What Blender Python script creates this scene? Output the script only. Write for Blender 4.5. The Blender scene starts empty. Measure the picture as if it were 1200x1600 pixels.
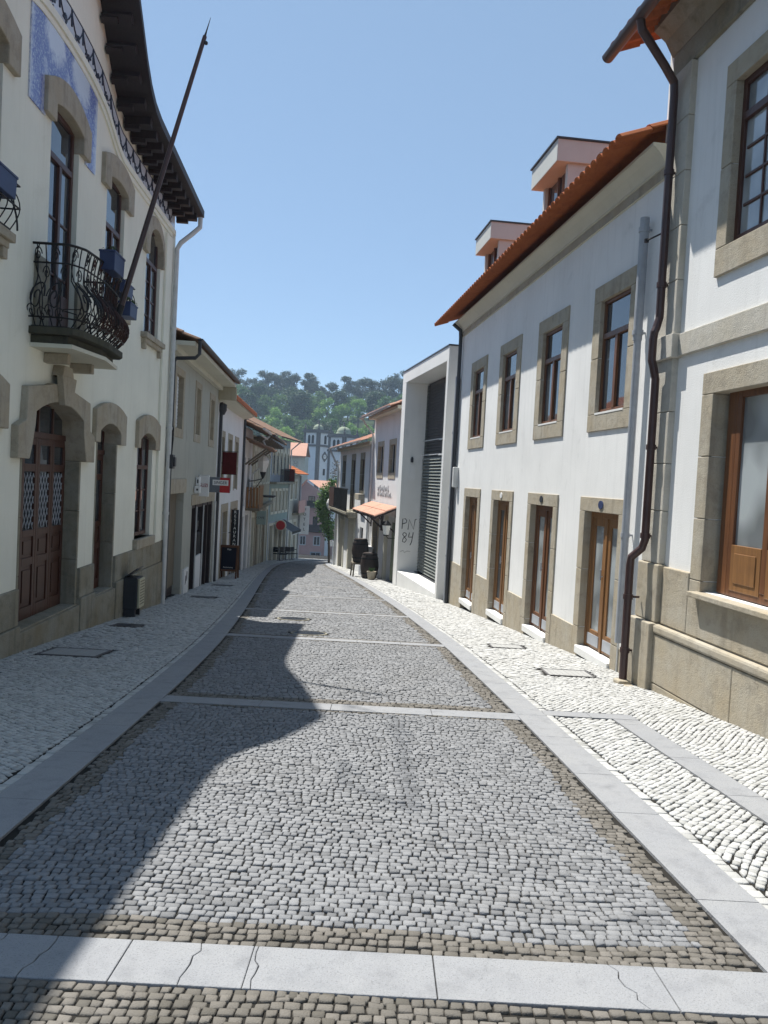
import bpy, math, random
import numpy as np
from mathutils import Vector, Matrix
from math import sin, cos, tan, pi, radians, sqrt
random.seed(7); rng = np.random.default_rng(7)
sc = bpy.context.scene
C = sc.collection
R = math.radians

# ------------------------------------------------------------------ world / camera
CAM_H, F = 1.55, 1250.0
cam = bpy.data.cameras.new('camera'); co = bpy.data.objects.new('camera', cam); C.objects.link(co)
rl, pt = R(3.0), R(2.3)
fw = Vector((0, cos(pt), -sin(pt))); up0 = Vector((0, sin(pt), cos(pt))); rt0 = Vector((1, 0, 0))
rt = rt0*cos(rl)+up0*sin(rl); up = up0*cos(rl)-rt0*sin(rl)
co.matrix_world = Matrix(((rt.x, up.x, -fw.x, 0), (rt.y, up.y, -fw.y, 0), (rt.z, up.z, -fw.z, CAM_H), (0, 0, 0, 1)))
cam.sensor_fit = 'VERTICAL'; cam.sensor_height = 36; cam.sensor_width = 27; cam.lens = 36*F/1600
cam.clip_start = .05; cam.clip_end = 6000
sc.camera = co

def at(u, v, Y):
    d = rt*((u-600)/F) - up*((v-800)/F) + fw
    return Vector((0, 0, CAM_H)) + d*(Y/d.y)

SUN_L = Vector((.349, -.380, -1.0)).normalized()       # direction the light travels
sun = bpy.data.lights.new('sun', 'SUN'); so = bpy.data.objects.new('sun', sun); C.objects.link(so)
sun.energy = 5.0; sun.angle = R(.53); sun.color = (1, .965, .90)
so.rotation_euler = SUN_L.to_track_quat('-Z', 'Y').to_euler(); so.location = (-20, 20, 60)
w = bpy.data.worlds.new('World'); sc.world = w; w.use_nodes = True
wn = w.node_tree; bg = wn.nodes['Background']
sky = wn.nodes.new('ShaderNodeTexSky'); sky.sky_type = 'NISHITA'; sky.sun_disc = False
sky.sun_elevation = math.asin(-SUN_L.z); sky.sun_rotation = math.atan2(-SUN_L.x, -SUN_L.y)
sky.altitude = 2000; sky.air_density = 1.0; sky.dust_density = 0; sky.ozone_density = 3.0
smx = wn.nodes.new('ShaderNodeMix'); smx.data_type = 'RGBA'; smx.inputs[0].default_value = .55      # constant pale blue blended in, evening out the sky's brightness gradient
smx.inputs[7].default_value = (1.9, 2.75, 3.65, 1); wn.links.new(sky.outputs[0], smx.inputs[6]); wn.links.new(smx.outputs[2], bg.inputs[0]); bg.inputs[1].default_value = .11
sc.view_settings.view_transform = 'Standard'; sc.view_settings.look = 'None'
sc.view_settings.exposure = .72; sc.view_settings.gamma = 1
sc.render.engine = 'CYCLES'
sc.cycles.use_denoising = True
sc.cycles.max_bounces = 6; sc.cycles.diffuse_bounces = 4; sc.cycles.glossy_bounces = 3; sc.cycles.transparent_max_bounces = 6

# ------------------------------------------------------------------ materials
class NT:
    def __init__(s, name):
        s.m = bpy.data.materials.new(name); s.m.use_nodes = True; s.t = s.m.node_tree
        s.b = s.t.nodes['Principled BSDF']; s.tc = None
    def n(s, typ, **kw):
        x = s.t.nodes.new('ShaderNode'+typ)
        for k, v in kw.items(): setattr(x, k, v)
        return x
    def l(s, a, b): s.t.links.new(a, b)
    def co(s, sx=1, sy=1, sz=1):
        if s.tc is None: s.tc = s.n('TexCoord')
        if (sx, sy, sz) == (1, 1, 1): return s.tc.outputs['Object']
        m = s.n('Mapping'); m.inputs['Scale'].default_value = (sx, sy, sz); s.l(s.tc.outputs['Object'], m.inputs[0]); return m.outputs[0]
    def noise(s, vec, scale, detail=4, rough=.55, dist=0):
        x = s.n('TexNoise'); x.inputs['Scale'].default_value = scale; x.inputs['Detail'].default_value = detail
        x.inputs['Roughness'].default_value = rough; x.inputs['Distortion'].default_value = dist; s.l(vec, x.inputs['Vector']); return x.outputs['Fac']
    def ramp(s, fac, a, b, ca=0.0, cb=1.0):
        x = s.n('MapRange'); x.inputs[1].default_value = a; x.inputs[2].default_value = b; x.inputs[3].default_value = ca; x.inputs[4].default_value = cb
        s.l(fac, x.inputs[0]); return x.outputs[0]
    def mix(s, fac, a, b):
        x = s.n('Mix', data_type='RGBA')
        if isinstance(fac, (int, float)): x.inputs[0].default_value = fac
        else: s.l(fac, x.inputs[0])
        for v, i in ((a, 6), (b, 7)):
            if isinstance(v, tuple): x.inputs[i].default_value = (*v[:3], 1)
            else: s.l(v, x.inputs[i])
        return x.outputs[2]
    def math(s, op, a, b=0.0):
        x = s.n('Math', operation=op)
        for v, i in ((a, 0), (b, 1)):
            if isinstance(v, (int, float)): x.inputs[i].default_value = v
            else: s.l(v, x.inputs[i])
        return x.outputs[0]
    def bump(s, h, strength, dist=.02):
        x = s.n('Bump'); x.inputs['Strength'].default_value = strength; x.inputs['Distance'].default_value = dist
        s.l(h, x.inputs['Height']); s.l(x.outputs[0], s.b.inputs['Normal'])
    def fin(s, col=None, rough=.8, spec=.3, metal=0.0):
        if col is not None:
            if isinstance(col, tuple): s.b.inputs['Base Color'].default_value = (*col[:3], 1)
            else: s.l(col, s.b.inputs['Base Color'])
        s.b.inputs['Roughness'].default_value = rough; s.b.inputs['Specular IOR Level'].default_value = spec; s.b.inputs['Metallic'].default_value = metal
        return s.m

def mul(c, k): return tuple(min(1, x*k) for x in c)
def plaster(name, base, stain, amt=.35, streak=.5, bumps=.25):
    t = NT(name); o = t.co()
    c = t.mix(t.ramp(t.noise(o, .9, 6), .35, .7), base, mul(base, .9))
    st = t.ramp(t.noise(t.co(5, 5, .35), 1.6, 5, .6), .52, .78)
    c = t.mix(t.math('MULTIPLY', st, streak), c, stain)
    bl = t.ramp(t.noise(o, 2.3, 8, .7, .4), .58, .74)
    c = t.mix(t.math('MULTIPLY', bl, amt), c, mul(stain, .85))
    t.bump(t.noise(o, 60, 4), bumps, .01)
    return t.fin(c, .9, .2)
def stone(name, base, dark, warm, bumps=.5):
    t = NT(name); o = t.co()
    c = t.mix(t.ramp(t.noise(o, 1.7, 6, .65), .35, .68), base, warm)
    c = t.mix(t.math('MULTIPLY', t.ramp(t.noise(o, 5, 8, .7, .3), .5, .75), .75), c, dark)
    c = t.mix(t.math('MULTIPLY', t.ramp(t.noise(t.co(6, 6, .5), 1.2, 5), .55, .75), .5), c, mul(dark, .8))
    sp = t.ramp(t.noise(o, 170, 2), .56, .7)
    c = t.mix(t.math('MULTIPLY', sp, .55), c, mul(dark, .55))
    t.bump(t.math('ADD', t.noise(o, 90, 3), t.math('MULTIPLY', t.noise(o, 9, 5), 1.2)), bumps, .012)
    return t.fin(c, .85, .25)
def wood(name, base, dark, rough=.45, axis='z', spec=.4):
    t = NT(name)
    v = t.co(26, 26, 1.3) if axis == 'z' else t.co(1.3, 26, 26)
    c = t.mix(t.ramp(t.noise(v, 1.3, 6, .65, .3), .3, .7), base, dark)
    c = t.mix(t.math('MULTIPLY', t.ramp(t.noise(t.co(), 3, 6), .5, .75), .45), c, mul(dark, .7))
    t.bump(t.noise(v, 2, 4), .15, .006)
    return t.fin(c, rough, spec)
def plain(name, col, rough=.5, spec=.4, metal=0.0, var=.2, scale=6):
    t = NT(name); o = t.co()
    c = t.mix(t.ramp(t.noise(o, scale, 6, .65), .35, .7), col, mul(col, 1-var))
    t.bump(t.noise(o, 45, 3), .06, .006)
    return t.fin(c, rough, spec, metal)
def island(name, a, b, rough=.8, spec=.25, patch=None, grain=120, bumps=.4, patch_amt=.5, third=None):
    """stones: each separate stone of the mesh takes its own tone"""
    t = NT(name); o = t.co(); g = t.n('NewGeometry')
    r = g.outputs['Random Per Island']
    c = t.mix(r, a, b)
    if third:
        r2 = t.math('FRACT', t.math('MULTIPLY', r, 17.31)); c = t.mix(t.ramp(r2, .72, .95), c, third)
    c = t.mix(t.math('MULTIPLY', t.ramp(t.noise(o, grain, 3, .6), .5, .75), .4), c, mul(a, .55))
    if patch: c = t.mix(t.math('MULTIPLY', t.ramp(t.noise(o, .8, 6, .65, .5), .48, .7), patch_amt), c, patch)
    t.bump(t.math('ADD', t.noise(o, 150, 3), t.math('MULTIPLY', t.noise(o, 35, 3), 1.5)), bumps, .008)
    return t.fin(c, rough, spec)
def glass(name, col=(.018, .022, .028), rough=.03, spec=.7):
    t = NT(name); o = t.co()
    t.bump(t.noise(o, 1.3, 2), .03, .02)
    c = t.mix(t.ramp(t.noise(t.co(1.2, 1.2, 1), 1.1, 2), .4, .62), col, mul(col, 2.4))
    t.b.inputs['IOR'].default_value = 2.1
    return t.fin(c, rough, .5)
def tiles_mat(name, a, b, dark):
    t = NT(name); o = t.co(); g = t.n('NewGeometry')
    c = t.mix(t.ramp(t.noise(o, 3.4, 6, .7), .3, .7), a, b)
    c = t.mix(t.math('MULTIPLY', t.ramp(t.noise(o, 12, 6, .7), .52, .75), .55), c, dark)
    t.bump(t.noise(o, 60, 4), .25, .01)
    return t.fin(c, .85, .2)

M = {}
M['cream'] = plaster('cream_plaster', (.82, .81, .70), (.56, .54, .41), .22, .28)
M['granite_pale'] = stone('pale_granite', (.50, .48, .43), (.33, .31, .27), (.47, .43, .35))
M['white'] = plaster('white_plaster', (.78, .78, .765), (.55, .555, .54), .42, .4, .3)
M['white2'] = plaster('white_plaster_old', (.74, .745, .745), (.52, .52, .53), .3, .45, .3)
M['grayplaster'] = plaster('grey_plaster', (.42, .42, .37), (.22, .22, .18), .5, .6)
M['tanplaster'] = plaster('tan_plaster', (.42, .38, .28), (.22, .19, .13), .6, .7)
M['pink'] = plaster('pink_plaster', (.55, .33, .29), (.40, .24, .21), .3, .3)
M['conc'] = plaster('pale_concrete', (.74, .74, .72), (.52, .52, .48), .2, .2, .15)
M['soffit'] = plaster('soffit_plaster', (.62, .60, .50), (.40, .37, .28), .35, .15)
M['bluewall'] = plaster('blue_grey_plaster', (.70, .74, .79), (.52, .56, .61), .3, .4)
M['teal'] = plaster('teal_plaster', (.30, .38, .36), (.18, .23, .21), .4, .5)
M['granite'] = stone('granite', (.42, .385, .315), (.215, .19, .15), (.39, .33, .235))
M['cover'] = island('cover_stone', (.33, .33, .32), (.36, .36, .35))
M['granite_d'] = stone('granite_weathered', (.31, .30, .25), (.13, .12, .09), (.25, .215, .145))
M['granite_dark'] = stone('granite_dark', (.12, .12, .13), (.06, .06, .065), (.15, .14, .13))
M['slab'] = stone('granite_slab', (.26, .266, .278), (.20, .205, .216), (.28, .283, .288), .35)
M['sett'] = island('granite_sett', (.185, .188, .194), (.245, .248, .254), patch=(.17, .166, .158), third=(.15, .152, .156), patch_amt=.3)
M['sett_brown'] = island('brown_sett', (.125, .115, .10), (.185, .17, .15), patch=(.11, .10, .082), third=(.10, .092, .078))
M['calcada'] = island('limestone_sett', (.40, .40, .39), (.50, .50, .485), patch=(.33, .322, .29), third=(.33, .33, .315), patch_amt=.3)
M['joint'] = plain('joint_earth', (.03, .028, .025), .95, .1, 0, .4, 3)
M['wood_red'] = wood('red_brown_wood', (.082, .029, .015), (.042, .014, .009))
M['wood_brown'] = wood('varnished_brown_wood', (.17, .070, .026), (.085, .033, .014))
M['wood_honey'] = wood('honey_wood', (.27, .135, .048), (.16, .075, .028))
M['wood_dark'] = wood('dark_stained_wood', (.035, .022, .022), (.018, .012, .013), .6)
M['wood_grey'] = wood('weathered_wood', (.20, .17, .12), (.11, .09, .065), .8)
M['glass'] = glass('window_glass')
M['glass_pale'] = glass('pale_glass', (.16, .175, .18), .08, .6)  # reflection put into the colour for upper windows, curtain grey for lower ones
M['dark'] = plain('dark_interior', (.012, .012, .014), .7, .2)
M['iron'] = plain('wrought_iron', (.016, .014, .014), .55, .4, .3)
M['rust_iron'] = plain('rusty_iron', (.06, .022, .016), .7, .3, .2, .5)
M['brown_metal'] = plain('brown_painted_metal', (.055, .026, .024), .4, .5, 0, .3)
M['grey_metal'] = plain('grey_painted_metal', (.36, .38, .41), .45, .5, 0, .2)
M['white_metal'] = plain('white_painted_metal', (.62, .63, .62), .5, .4, 0, .2)
M['dark_metal'] = plain('dark_painted_metal', (.03, .033, .04), .45, .5)
M['louvre'] = plain('grey_green_louvre', (.21, .225, .205), .45, .5, 0, .25)
M['tile'] = tiles_mat('terracotta', (.45, .145, .05), (.34, .10, .038), (.15, .05, .026))
M['tile_pale'] = tiles_mat('faded_terracotta', (.56, .32, .23), (.46, .25, .18), (.34, .20, .15))
M['tile_old'] = tiles_mat('old_terracotta', (.30, .18, .12), (.20, .13, .09), (.09, .07, .055))
M['bluebox'] = plain('blue_plastic', (.028, .045, .12), .5, .4, 0, .25)
M['leafpot'] = plain('pot_leaf', (.05, .10, .03), .6, .3)
M['red_cloth'] = plain('dark_red_cloth', (.10, .012, .012), .8, .2, 0, .3)
M['red'] = plain('red_paint', (.45, .02, .02), .5, .4)
M['sign_grey'] = plain('grey_sign_face', (.15, .17, .19), .5, .4)
M['sign_white'] = plain('white_sign_face', (.75, .75, .74), .5, .4, 0, .1)
M['black'] = plain('black_paint', (.01, .01, .012), .6, .3)
M['ink'] = plain('black_spray_paint', (.012, .012, .014), .9, .1)
M['board'] = plain('chalkboard', (.012, .015, .028), .7, .2)
M['letter'] = plain('white_lettering', (.78, .78, .74), .7, .2, 0, .05)
M['letter_red'] = plain('red_lettering', (.35, .02, .03), .6, .3)
M['barrel'] = wood('barrel_wood', (.045, .028, .022), (.02, .014, .012), .6)
M['green_door'] = wood('grey_green_wood', (.17, .20, .13), (.10, .12, .075), .7)
M['bin_panel'] = plain('cream_metal', (.50, .47, .33), .5, .4)
M['globe'] = plain('milk_glass', (.80, .80, .76), .25, .5, 0, .05)
M['mossy'] = stone('mossy_stone', (.075, .07, .055), (.03, .03, .026), (.06, .06, .035))
M['domegreen'] = plain('mossy_dome', (.33, .37, .27), .9, .2, 0, .35, 1.5)
M['bark'] = plain('bark', (.11, .085, .06), .9, .2, 0, .4)
M['bark_pale'] = plain('pale_bark', (.20, .18, .15), .9, .2, 0, .4)
M['hillgreen'] = plain('hill_undergrowth', (.035, .055, .022), .95, .1, 0, .5, .1)
def leaf(name, a, b):
    t = NT(name); g = t.n('NewGeometry')
    c = t.mix(g.outputs['Random Per Island'], a, b)
    t.fin(c, .6, .25)
    tr = t.n('BsdfTranslucent'); t.l(c, tr.inputs[0]); mx = t.n('MixShader'); mx.inputs[0].default_value = .25
    t.l(t.b.outputs[0], mx.inputs[1]); t.l(tr.outputs[0], mx.inputs[2])
    t.l(mx.outputs[0], t.t.nodes['Material Output'].inputs[0]); return t.m
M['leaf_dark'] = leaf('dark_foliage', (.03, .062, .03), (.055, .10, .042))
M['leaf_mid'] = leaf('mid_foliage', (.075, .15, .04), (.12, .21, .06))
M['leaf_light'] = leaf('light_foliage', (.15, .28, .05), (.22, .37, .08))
M['leaf_euc'] = leaf('eucalyptus_foliage', (.04, .065, .05), (.07, .10, .07))
def azulejo():
    t = NT('azulejo_panel'); o = t.co(); s = t.n('SeparateXYZ'); t.l(o, s.inputs[0])
    x, z = s.outputs[0], s.outputs[2]
    # local coordinates of the panel mesh: x 0..2.43, z 0..1.27
    nz = t.math('SUBTRACT', t.noise(o, 9, 7, .7, .6), .5)
    def col_(cx, wd): return t.ramp(t.math('ADD', t.math('ABSOLUTE', t.math('SUBTRACT', x, cx)), t.math('MULTIPLY', nz, .5)), wd*.5, wd*1.3, 1, 0)
    def swag(cx, zc, k, wd):
        dx = t.math('SUBTRACT', x, cx); par = t.math('ADD', t.math('MULTIPLY', t.math('MULTIPLY', dx, dx), k), zc)
        return t.ramp(t.math('ADD', t.math('ABSOLUTE', t.math('SUBTRACT', z, par)), t.math('MULTIPLY', nz, .55)), wd*.4, wd*1.4, 1, 0)
    m = t.math('MAXIMUM', col_(.24, .22), col_(2.2, .17))
    m = t.math('MAXIMUM', m, swag(.75, .60, 1.7, .2)); m = t.math('MAXIMUM', m, swag(1.75, .55, 1.5, .19))
    m = t.math('MULTIPLY', m, t.ramp(t.noise(o, 26, 5, .7), .30, .5))
    m = t.math('MAXIMUM', m, t.math('MULTIPLY', t.ramp(t.noise(o, 40, 4, .7), .6, .7), .35))
    c = t.mix(m, (.58, .63, .71), (.12, .15, .38))
    bk = t.n('TexBrick'); bk.inputs['Scale'].default_value = 1; bk.offset = 0
    return t.fin(c, .25, .5)
M['azulejo'] = azulejo()
M['dormer'] = plaster('dormer_render', (.50, .52, .50), (.38, .39, .37), .25, .3)
M['tile_white'] = plain('glazed_white_tile', (.62, .66, .72), .25, .5, 0, .1)
M['garland'] = plain('dark_painted_garland', (.02, .025, .05), .4, .4)
def frosted_facade():
    t = NT('patterned_blue_tile'); o = t.co(13, 13, 13)
    ck = t.n('TexChecker'); ck.inputs['Scale'].default_value = 1; t.l(o, ck.inputs[0])
    c = t.mix(t.math('MULTIPLY', ck.outputs['Fac'], .6), (.34, .38, .44), (.15, .19, .28))
    c = t.mix(t.math('MULTIPLY', t.ramp(t.noise(t.co(), 2, 6), .4, .7), .5), c, (.22, .22, .22))
    return t.fin(c, .4, .4)
M['bluetile'] = frosted_facade()

# ------------------------------------------------------------------ mesh helpers
ZB = {}
class MB:
    def __init__(s): s.v = []; s.f = []
    def add(s, vs, fs):
        n = len(s.v); s.v += [tuple(v) for v in vs]; s.f += [tuple(i+n for i in f) for f in fs]; return s
    def box(s, x0, x1, y0, y1, z0, z1):
        if x0 > x1: x0, x1 = x1, x0
        if y0 > y1: y0, y1 = y1, y0
        if z0 > z1: z0, z1 = z1, z0
        return s.add([(x0,y0,z0),(x1,y0,z0),(x1,y1,z0),(x0,y1,z0),(x0,y0,z1),(x1,y0,z1),(x1,y1,z1),(x0,y1,z1)],
                     [(0,3,2,1),(4,5,6,7),(0,1,5,4),(1,2,6,5),(2,3,7,6),(3,0,4,7)])
    def quad(s, a, b, c, d): return s.add([a, b, c, d], [(0, 1, 2, 3)])
    def prism(s, pts, y0, y1, caps=True):
        n = len(pts); vs = [(x, y0, z) for x, z in pts]+[(x, y1, z) for x, z in pts]
        fs = [(i, (i+1) % n, n+(i+1) % n, n+i) for i in range(n)]
        if caps: fs += [tuple(range(n-1, -1, -1)), tuple(range(n, 2*n))]
        return s.add(vs, fs)
    def hprism(s, pts, z0, z1):
        n = len(pts); vs = [(x, y, z0) for x, y in pts]+[(x, y, z1) for x, y in pts]
        return s.add(vs, [(i, (i+1) % n, n+(i+1) % n, n+i) for i in range(n)]+[tuple(range(n-1, -1, -1)), tuple(range(n, 2*n))])
    def ribbon(s, low, high, y0, y1):
        """strip between two (x,z) polylines, extruded in y"""
        for i in range(len(low)-1): s.prism([low[i], low[i+1], high[i+1], high[i]], y0, y1)
        return s
    def tube(s, path, r, n=8, r2=None):
        P = [Vector(p) for p in path]; N = len(P); vs = []; prev = None
        for i, p in enumerate(P):
            d = (P[min(i+1, N-1)]-P[max(i-1, 0)]).normalized()
            if prev is None:
                a = Vector((0, 0, 1)) if abs(d.z) < .9 else Vector((1, 0, 0)); u = d.cross(a).normalized()
            else: u = (prev-d*prev.dot(d)).normalized()
            prev = u; v = d.cross(u)
            rr = r if r2 is None else r+(r2-r)*i/(N-1)
            vs += [p+(u*cos(2*pi*k/n)+v*sin(2*pi*k/n))*rr for k in range(n)]
        fs = []
        for i in range(N-1):
            for k in range(n): fs.append((i*n+k, i*n+(k+1) % n, (i+1)*n+(k+1) % n, (i+1)*n+k))
        fs += [tuple(range(n-1, -1, -1)), tuple((N-1)*n+k for k in range(n))]
        return s.add(vs, fs)
    def lathe(s, prof, cx, cy, n=16):
        vs = []; m = len(prof)
        for r, z in prof: vs += [(cx+r*cos(2*pi*k/n), cy+r*sin(2*pi*k/n), z) for k in range(n)]
        fs = [(i*n+k, i*n+(k+1) % n, (i+1)*n+(k+1) % n, (i+1)*n+k) for i in range(m-1) for k in range(n)]
        fs += [tuple(range(n-1, -1, -1)), tuple((m-1)*n+k for k in range(n))]
        return s.add(vs, fs)
    def build(s, name, mat, parent=None, smooth=False, bevel=0, label=None):
        me = bpy.data.meshes.new(name); zb = ZB.get(parent.name, 0) if parent else 0
        me.from_pydata([(x, y, z-zb) for x, y, z in s.v], [], s.f); me.update()
        me.materials.append(mat if not isinstance(mat, str) else M[mat])
        if smooth: me.polygons.foreach_set('use_smooth', [True]*len(me.polygons))
        o = bpy.data.objects.new(name, me); C.objects.link(o)
        if parent: o.parent = parent; ZB[o.name] = zb
        if bevel:
            b = o.modifiers.new('edge', 'BEVEL'); b.width = bevel; b.segments = 2; b.limit_method = 'ANGLE'; b.angle_limit = R(40)
        if label: o['label'] = label
        return o

def tag(o, label, cat, group=None, kind=None):
    if label: o['label'] = label
    if cat: o['category'] = cat
    if group: o['group'] = group
    if kind: o['kind'] = kind
    return o
def empty(name, loc, rz=0, label=None, cat=None, group=None):
    o = bpy.data.objects.new(name, None); C.objects.link(o); o.location = loc; o.rotation_euler = (0, 0, rz)
    o.empty_display_size = .3
    return tag(o, label, cat, group)
def facade(name, label, org, deg, side, zb, cat='house', group=None):
    """side L: local x runs away from the camera; side R: local x runs towards it. y goes into the building."""
    rz = R(90-deg) if side == 'L' else R(-90-deg)
    o = empty(name, (org[0], org[1], zb), rz, label, cat, group); ZB[o.name] = zb; return o
def on_facade(fo, x, y, z):
    """world point of a facade's local point (z given as world height)"""
    rz = fo.rotation_euler.z
    return Vector((fo.location.x+x*cos(rz)-y*sin(rz), fo.location.y+x*sin(rz)+y*cos(rz), z))
def structure(o): o['kind'] = 'structure'; return o
def copy_tree(o, parent=None):
    c = o.copy(); C.objects.link(c)
    if parent: c.parent = parent
    if o.name in ZB: ZB[c.name] = ZB[o.name]
    for ch in list(o.children): copy_tree(ch, c)
    return c
def text(body, size, mat, parent, loc, rot, name='lettering', depth=.003, align='CENTER', sx=1.0, label=None):
    cu = bpy.data.curves.new(name, 'FONT'); cu.body = body; cu.size = size; cu.extrude = depth; cu.align_x = align; cu.align_y = 'CENTER'
    tmp = bpy.data.objects.new('tmp', cu); C.objects.link(tmp)
    me = bpy.data.meshes.new_from_object(tmp.evaluated_get(bpy.context.evaluated_depsgraph_get()))
    bpy.data.objects.remove(tmp); bpy.data.curves.remove(cu)
    me.materials.clear(); me.materials.append(M[mat]); me.name = name
    o = bpy.data.objects.new(name, me); C.objects.link(o); o.parent = parent
    zb = ZB.get(parent.name, 0) if parent else 0
    o.location = (loc[0], loc[1], loc[2]-zb); o.rotation_euler = rot; o.scale = (sx, 1, 1)
    if label: o['label'] = label
    return o

def wall_sheet(mb, x0, x1, z0, z1, ops, depth=.25, y=0.0):
    xs = sorted({x0, x1, *[a for o in ops for a in o[:2]]}); zs = sorted({z0, z1, *[a for o in ops for a in o[2:4]]})
    xs = [x for x in xs if x0 <= x <= x1]; zs = [z for z in zs if z0 <= z <= z1]
    for i in range(len(xs)-1):
        for j in range(len(zs)-1):
            cx, cz = (xs[i]+xs[i+1])/2, (zs[j]+zs[j+1])/2
            if any(a < cx < b and c < cz < d for a, b, c, d in [o[:4] for o in ops]): continue
            mb.quad((xs[i], y, zs[j]), (xs[i+1], y, zs[j]), (xs[i+1], y, zs[j+1]), (xs[i], y, zs[j+1]))
    for o in ops:
        a, b, c, d = o[:4]; dp = o[4] if len(o) > 4 else depth
        mb.quad((a, y, c), (a, y+dp, c), (a, y+dp, d), (a, y, d)); mb.quad((b, y, c), (b, y, d), (b, y+dp, d), (b, y+dp, c))
        mb.quad((a, y, d), (a, y+dp, d), (b, y+dp, d), (b, y, d)); mb.quad((a, y, c), (b, y, c), (b, y+dp, c), (a, y+dp, c))
    return mb
def body(mb, x0, x1, z0, z1, D):
    mb.quad((x0, 0, z0), (x0, 0, z1), (x0, D, z1), (x0, D, z0)); mb.quad((x1, 0, z0), (x1, D, z0), (x1, D, z1), (x1, 0, z1))
    mb.quad((x0, D, z0), (x0, D, z1), (x1, D, z1), (x1, D, z0)); mb.quad((x0, .6, z1), (x1, .6, z1), (x1, D, z1), (x0, D, z1)); return mb

def window(par, x0, x1, z0, z1, y, mat='wood_red', cols=2, transom=None, rows=1, toprows=1, topcols=None, fw=.055, pane='glass', name='window', label=None, bar=.03, vbars=0):
    """timber window: outer frame, meeting stile, transom and glazing bars; the glass is a sub-part"""
    m = MB(); d = .06
    m.box(x0, x0+fw, y, y+d, z0, z1); m.box(x1-fw, x1, y, y+d, z0, z1)
    m.box(x0+fw, x1-fw, y, y+d, z1-fw, z1); m.box(x0+fw, x1-fw, y, y+d, z0, z0+fw*1.3)
    zt = z1 if transom is None else transom
    if transom is not None: m.box(x0+fw, x1-fw, y-.012, y+d, zt-.04, zt+.04)
    def leafs(za, zb_, n, rws, wst):
        W = (x1-x0-2*fw)/n
        for i in range(1, n): m.box(x0+fw+W*i-wst/2, x0+fw+W*i+wst/2, y-.008, y+d, za, zb_)
        for i in range(n):
            for k in range(1, vbars+1):
                xx = x0+fw+W*i+W*k/(vbars+1); m.box(xx-bar/2, xx+bar/2, y+.014, y+.038, za, zb_)
            for k in range(1, rws):
                zz = za+(zb_-za)*k/rws; m.box(x0+fw+W*i+wst/2, x0+fw+W*(i+1)-wst/2, y+.012, y+.04, zz-bar/2, zz+bar/2)
    leafs(z0+fw*1.3, (zt-.04) if transom is not None else z1-fw, cols, rows, .085)
    if transom is not None: leafs(zt+.04, z1-fw, topcols or 1, toprows, .05)
    w_ = m.build(name, mat, par, bevel=.006, label=label)
    MB().box(x0+fw*.5, x1-fw*.5, y+.03, y+.045, z0+fw*.5, z1-fw*.5).build('pane', pane, w_)
    return w_
def surround(par, x0, x1, z0, z1, ox0, ox1, oz0, oz1, proj=.03, mat='granite', dp=.2, sill=True, name='window_surround', inset=True):
    """stone frame: jambs in blocks, lintel, sill, lining the opening"""
    m = MB(); g = .004; y0, y1 = -proj, dp; e = .009; ox0 += e; ox1 -= e; oz1 -= e; oz0 += e if sill else 0
    m.box(x0, x1, y0, y1, oz1, z1)
    if sill and z0 < oz0: m.box(x0, x1, y0, y1, z0, oz0)
    zb_ = oz0 if sill else z0
    for a, b in ((x0, ox0), (ox1, x1)):
        n = max(1, round((oz1-zb_)/.75)); h = (oz1-zb_)/n
        for i in range(n): m.box(a, b, y0, y1, zb_+i*h+g, zb_+(i+1)*h-g)
    return m.build(name, mat, par, bevel=.007)
def tile_roof(par, x0, x1, ye, ze, yr, zr, mat='tile', pitch=.21, row=.4, h=.05, th=.018, name='roof', sag=0.0, jit=0.0):
    nt = max(2, round((x1-x0)/pitch)); ns = 6; nc = nt*ns+1
    L = sqrt((yr-ye)**2+(zr-ze)**2); nr = max(1, round(L/row)); ny, nz = -(zr-ze)/L, (yr-ye)/L
    m = MB(); lines = []
    for r in range(nr):
        for e, lift in ((0, .022), (1, 0)):
            lines.append(((r+e)/nr, lift))
    js = [random.uniform(-jit, jit) for _ in range(nt+1)]
    vs = []
    for lay in (0, -th):
        for t, lift in lines:
            for c in range(nc):
                f = (c % ns)/ns; k = min(c//ns, nt)
                hh = h*sqrt(max(0, 1-(2*f-1)**2*1.0))*1.0 - h*.2
                d = hh+lay+lift+js[k]; tt = t
                x = x0+(x1-x0)*c/(nc-1); yy = ye+(yr-ye)*tt+ny*d; zz = ze+(zr-ze)*tt+nz*d-sag*sin(pi*(x-x0)/(x1-x0))
                vs.append((x, yy, zz))
    fs = []; nl = len(lines); off = nl*nc
    for i in range(nl-1):
        for c in range(nc-1):
            a = i*nc+c; fs.append((a, a+1, a+nc+1, a+nc)); a += off; fs.append((a, a+nc, a+nc+1, a+1))
    for c in range(nc-1): fs.append((c, off+c, off+c+1, c+1)); 
    for i in range(nl-1): fs.append((i*nc, (i+1)*nc, off+(i+1)*nc, off+i*nc)); a = i*nc+nc-1; fs.append((a, off+a, off+a+nc, a+nc))
    m.add(vs, fs)
    return m.build(name, mat, par)
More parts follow.
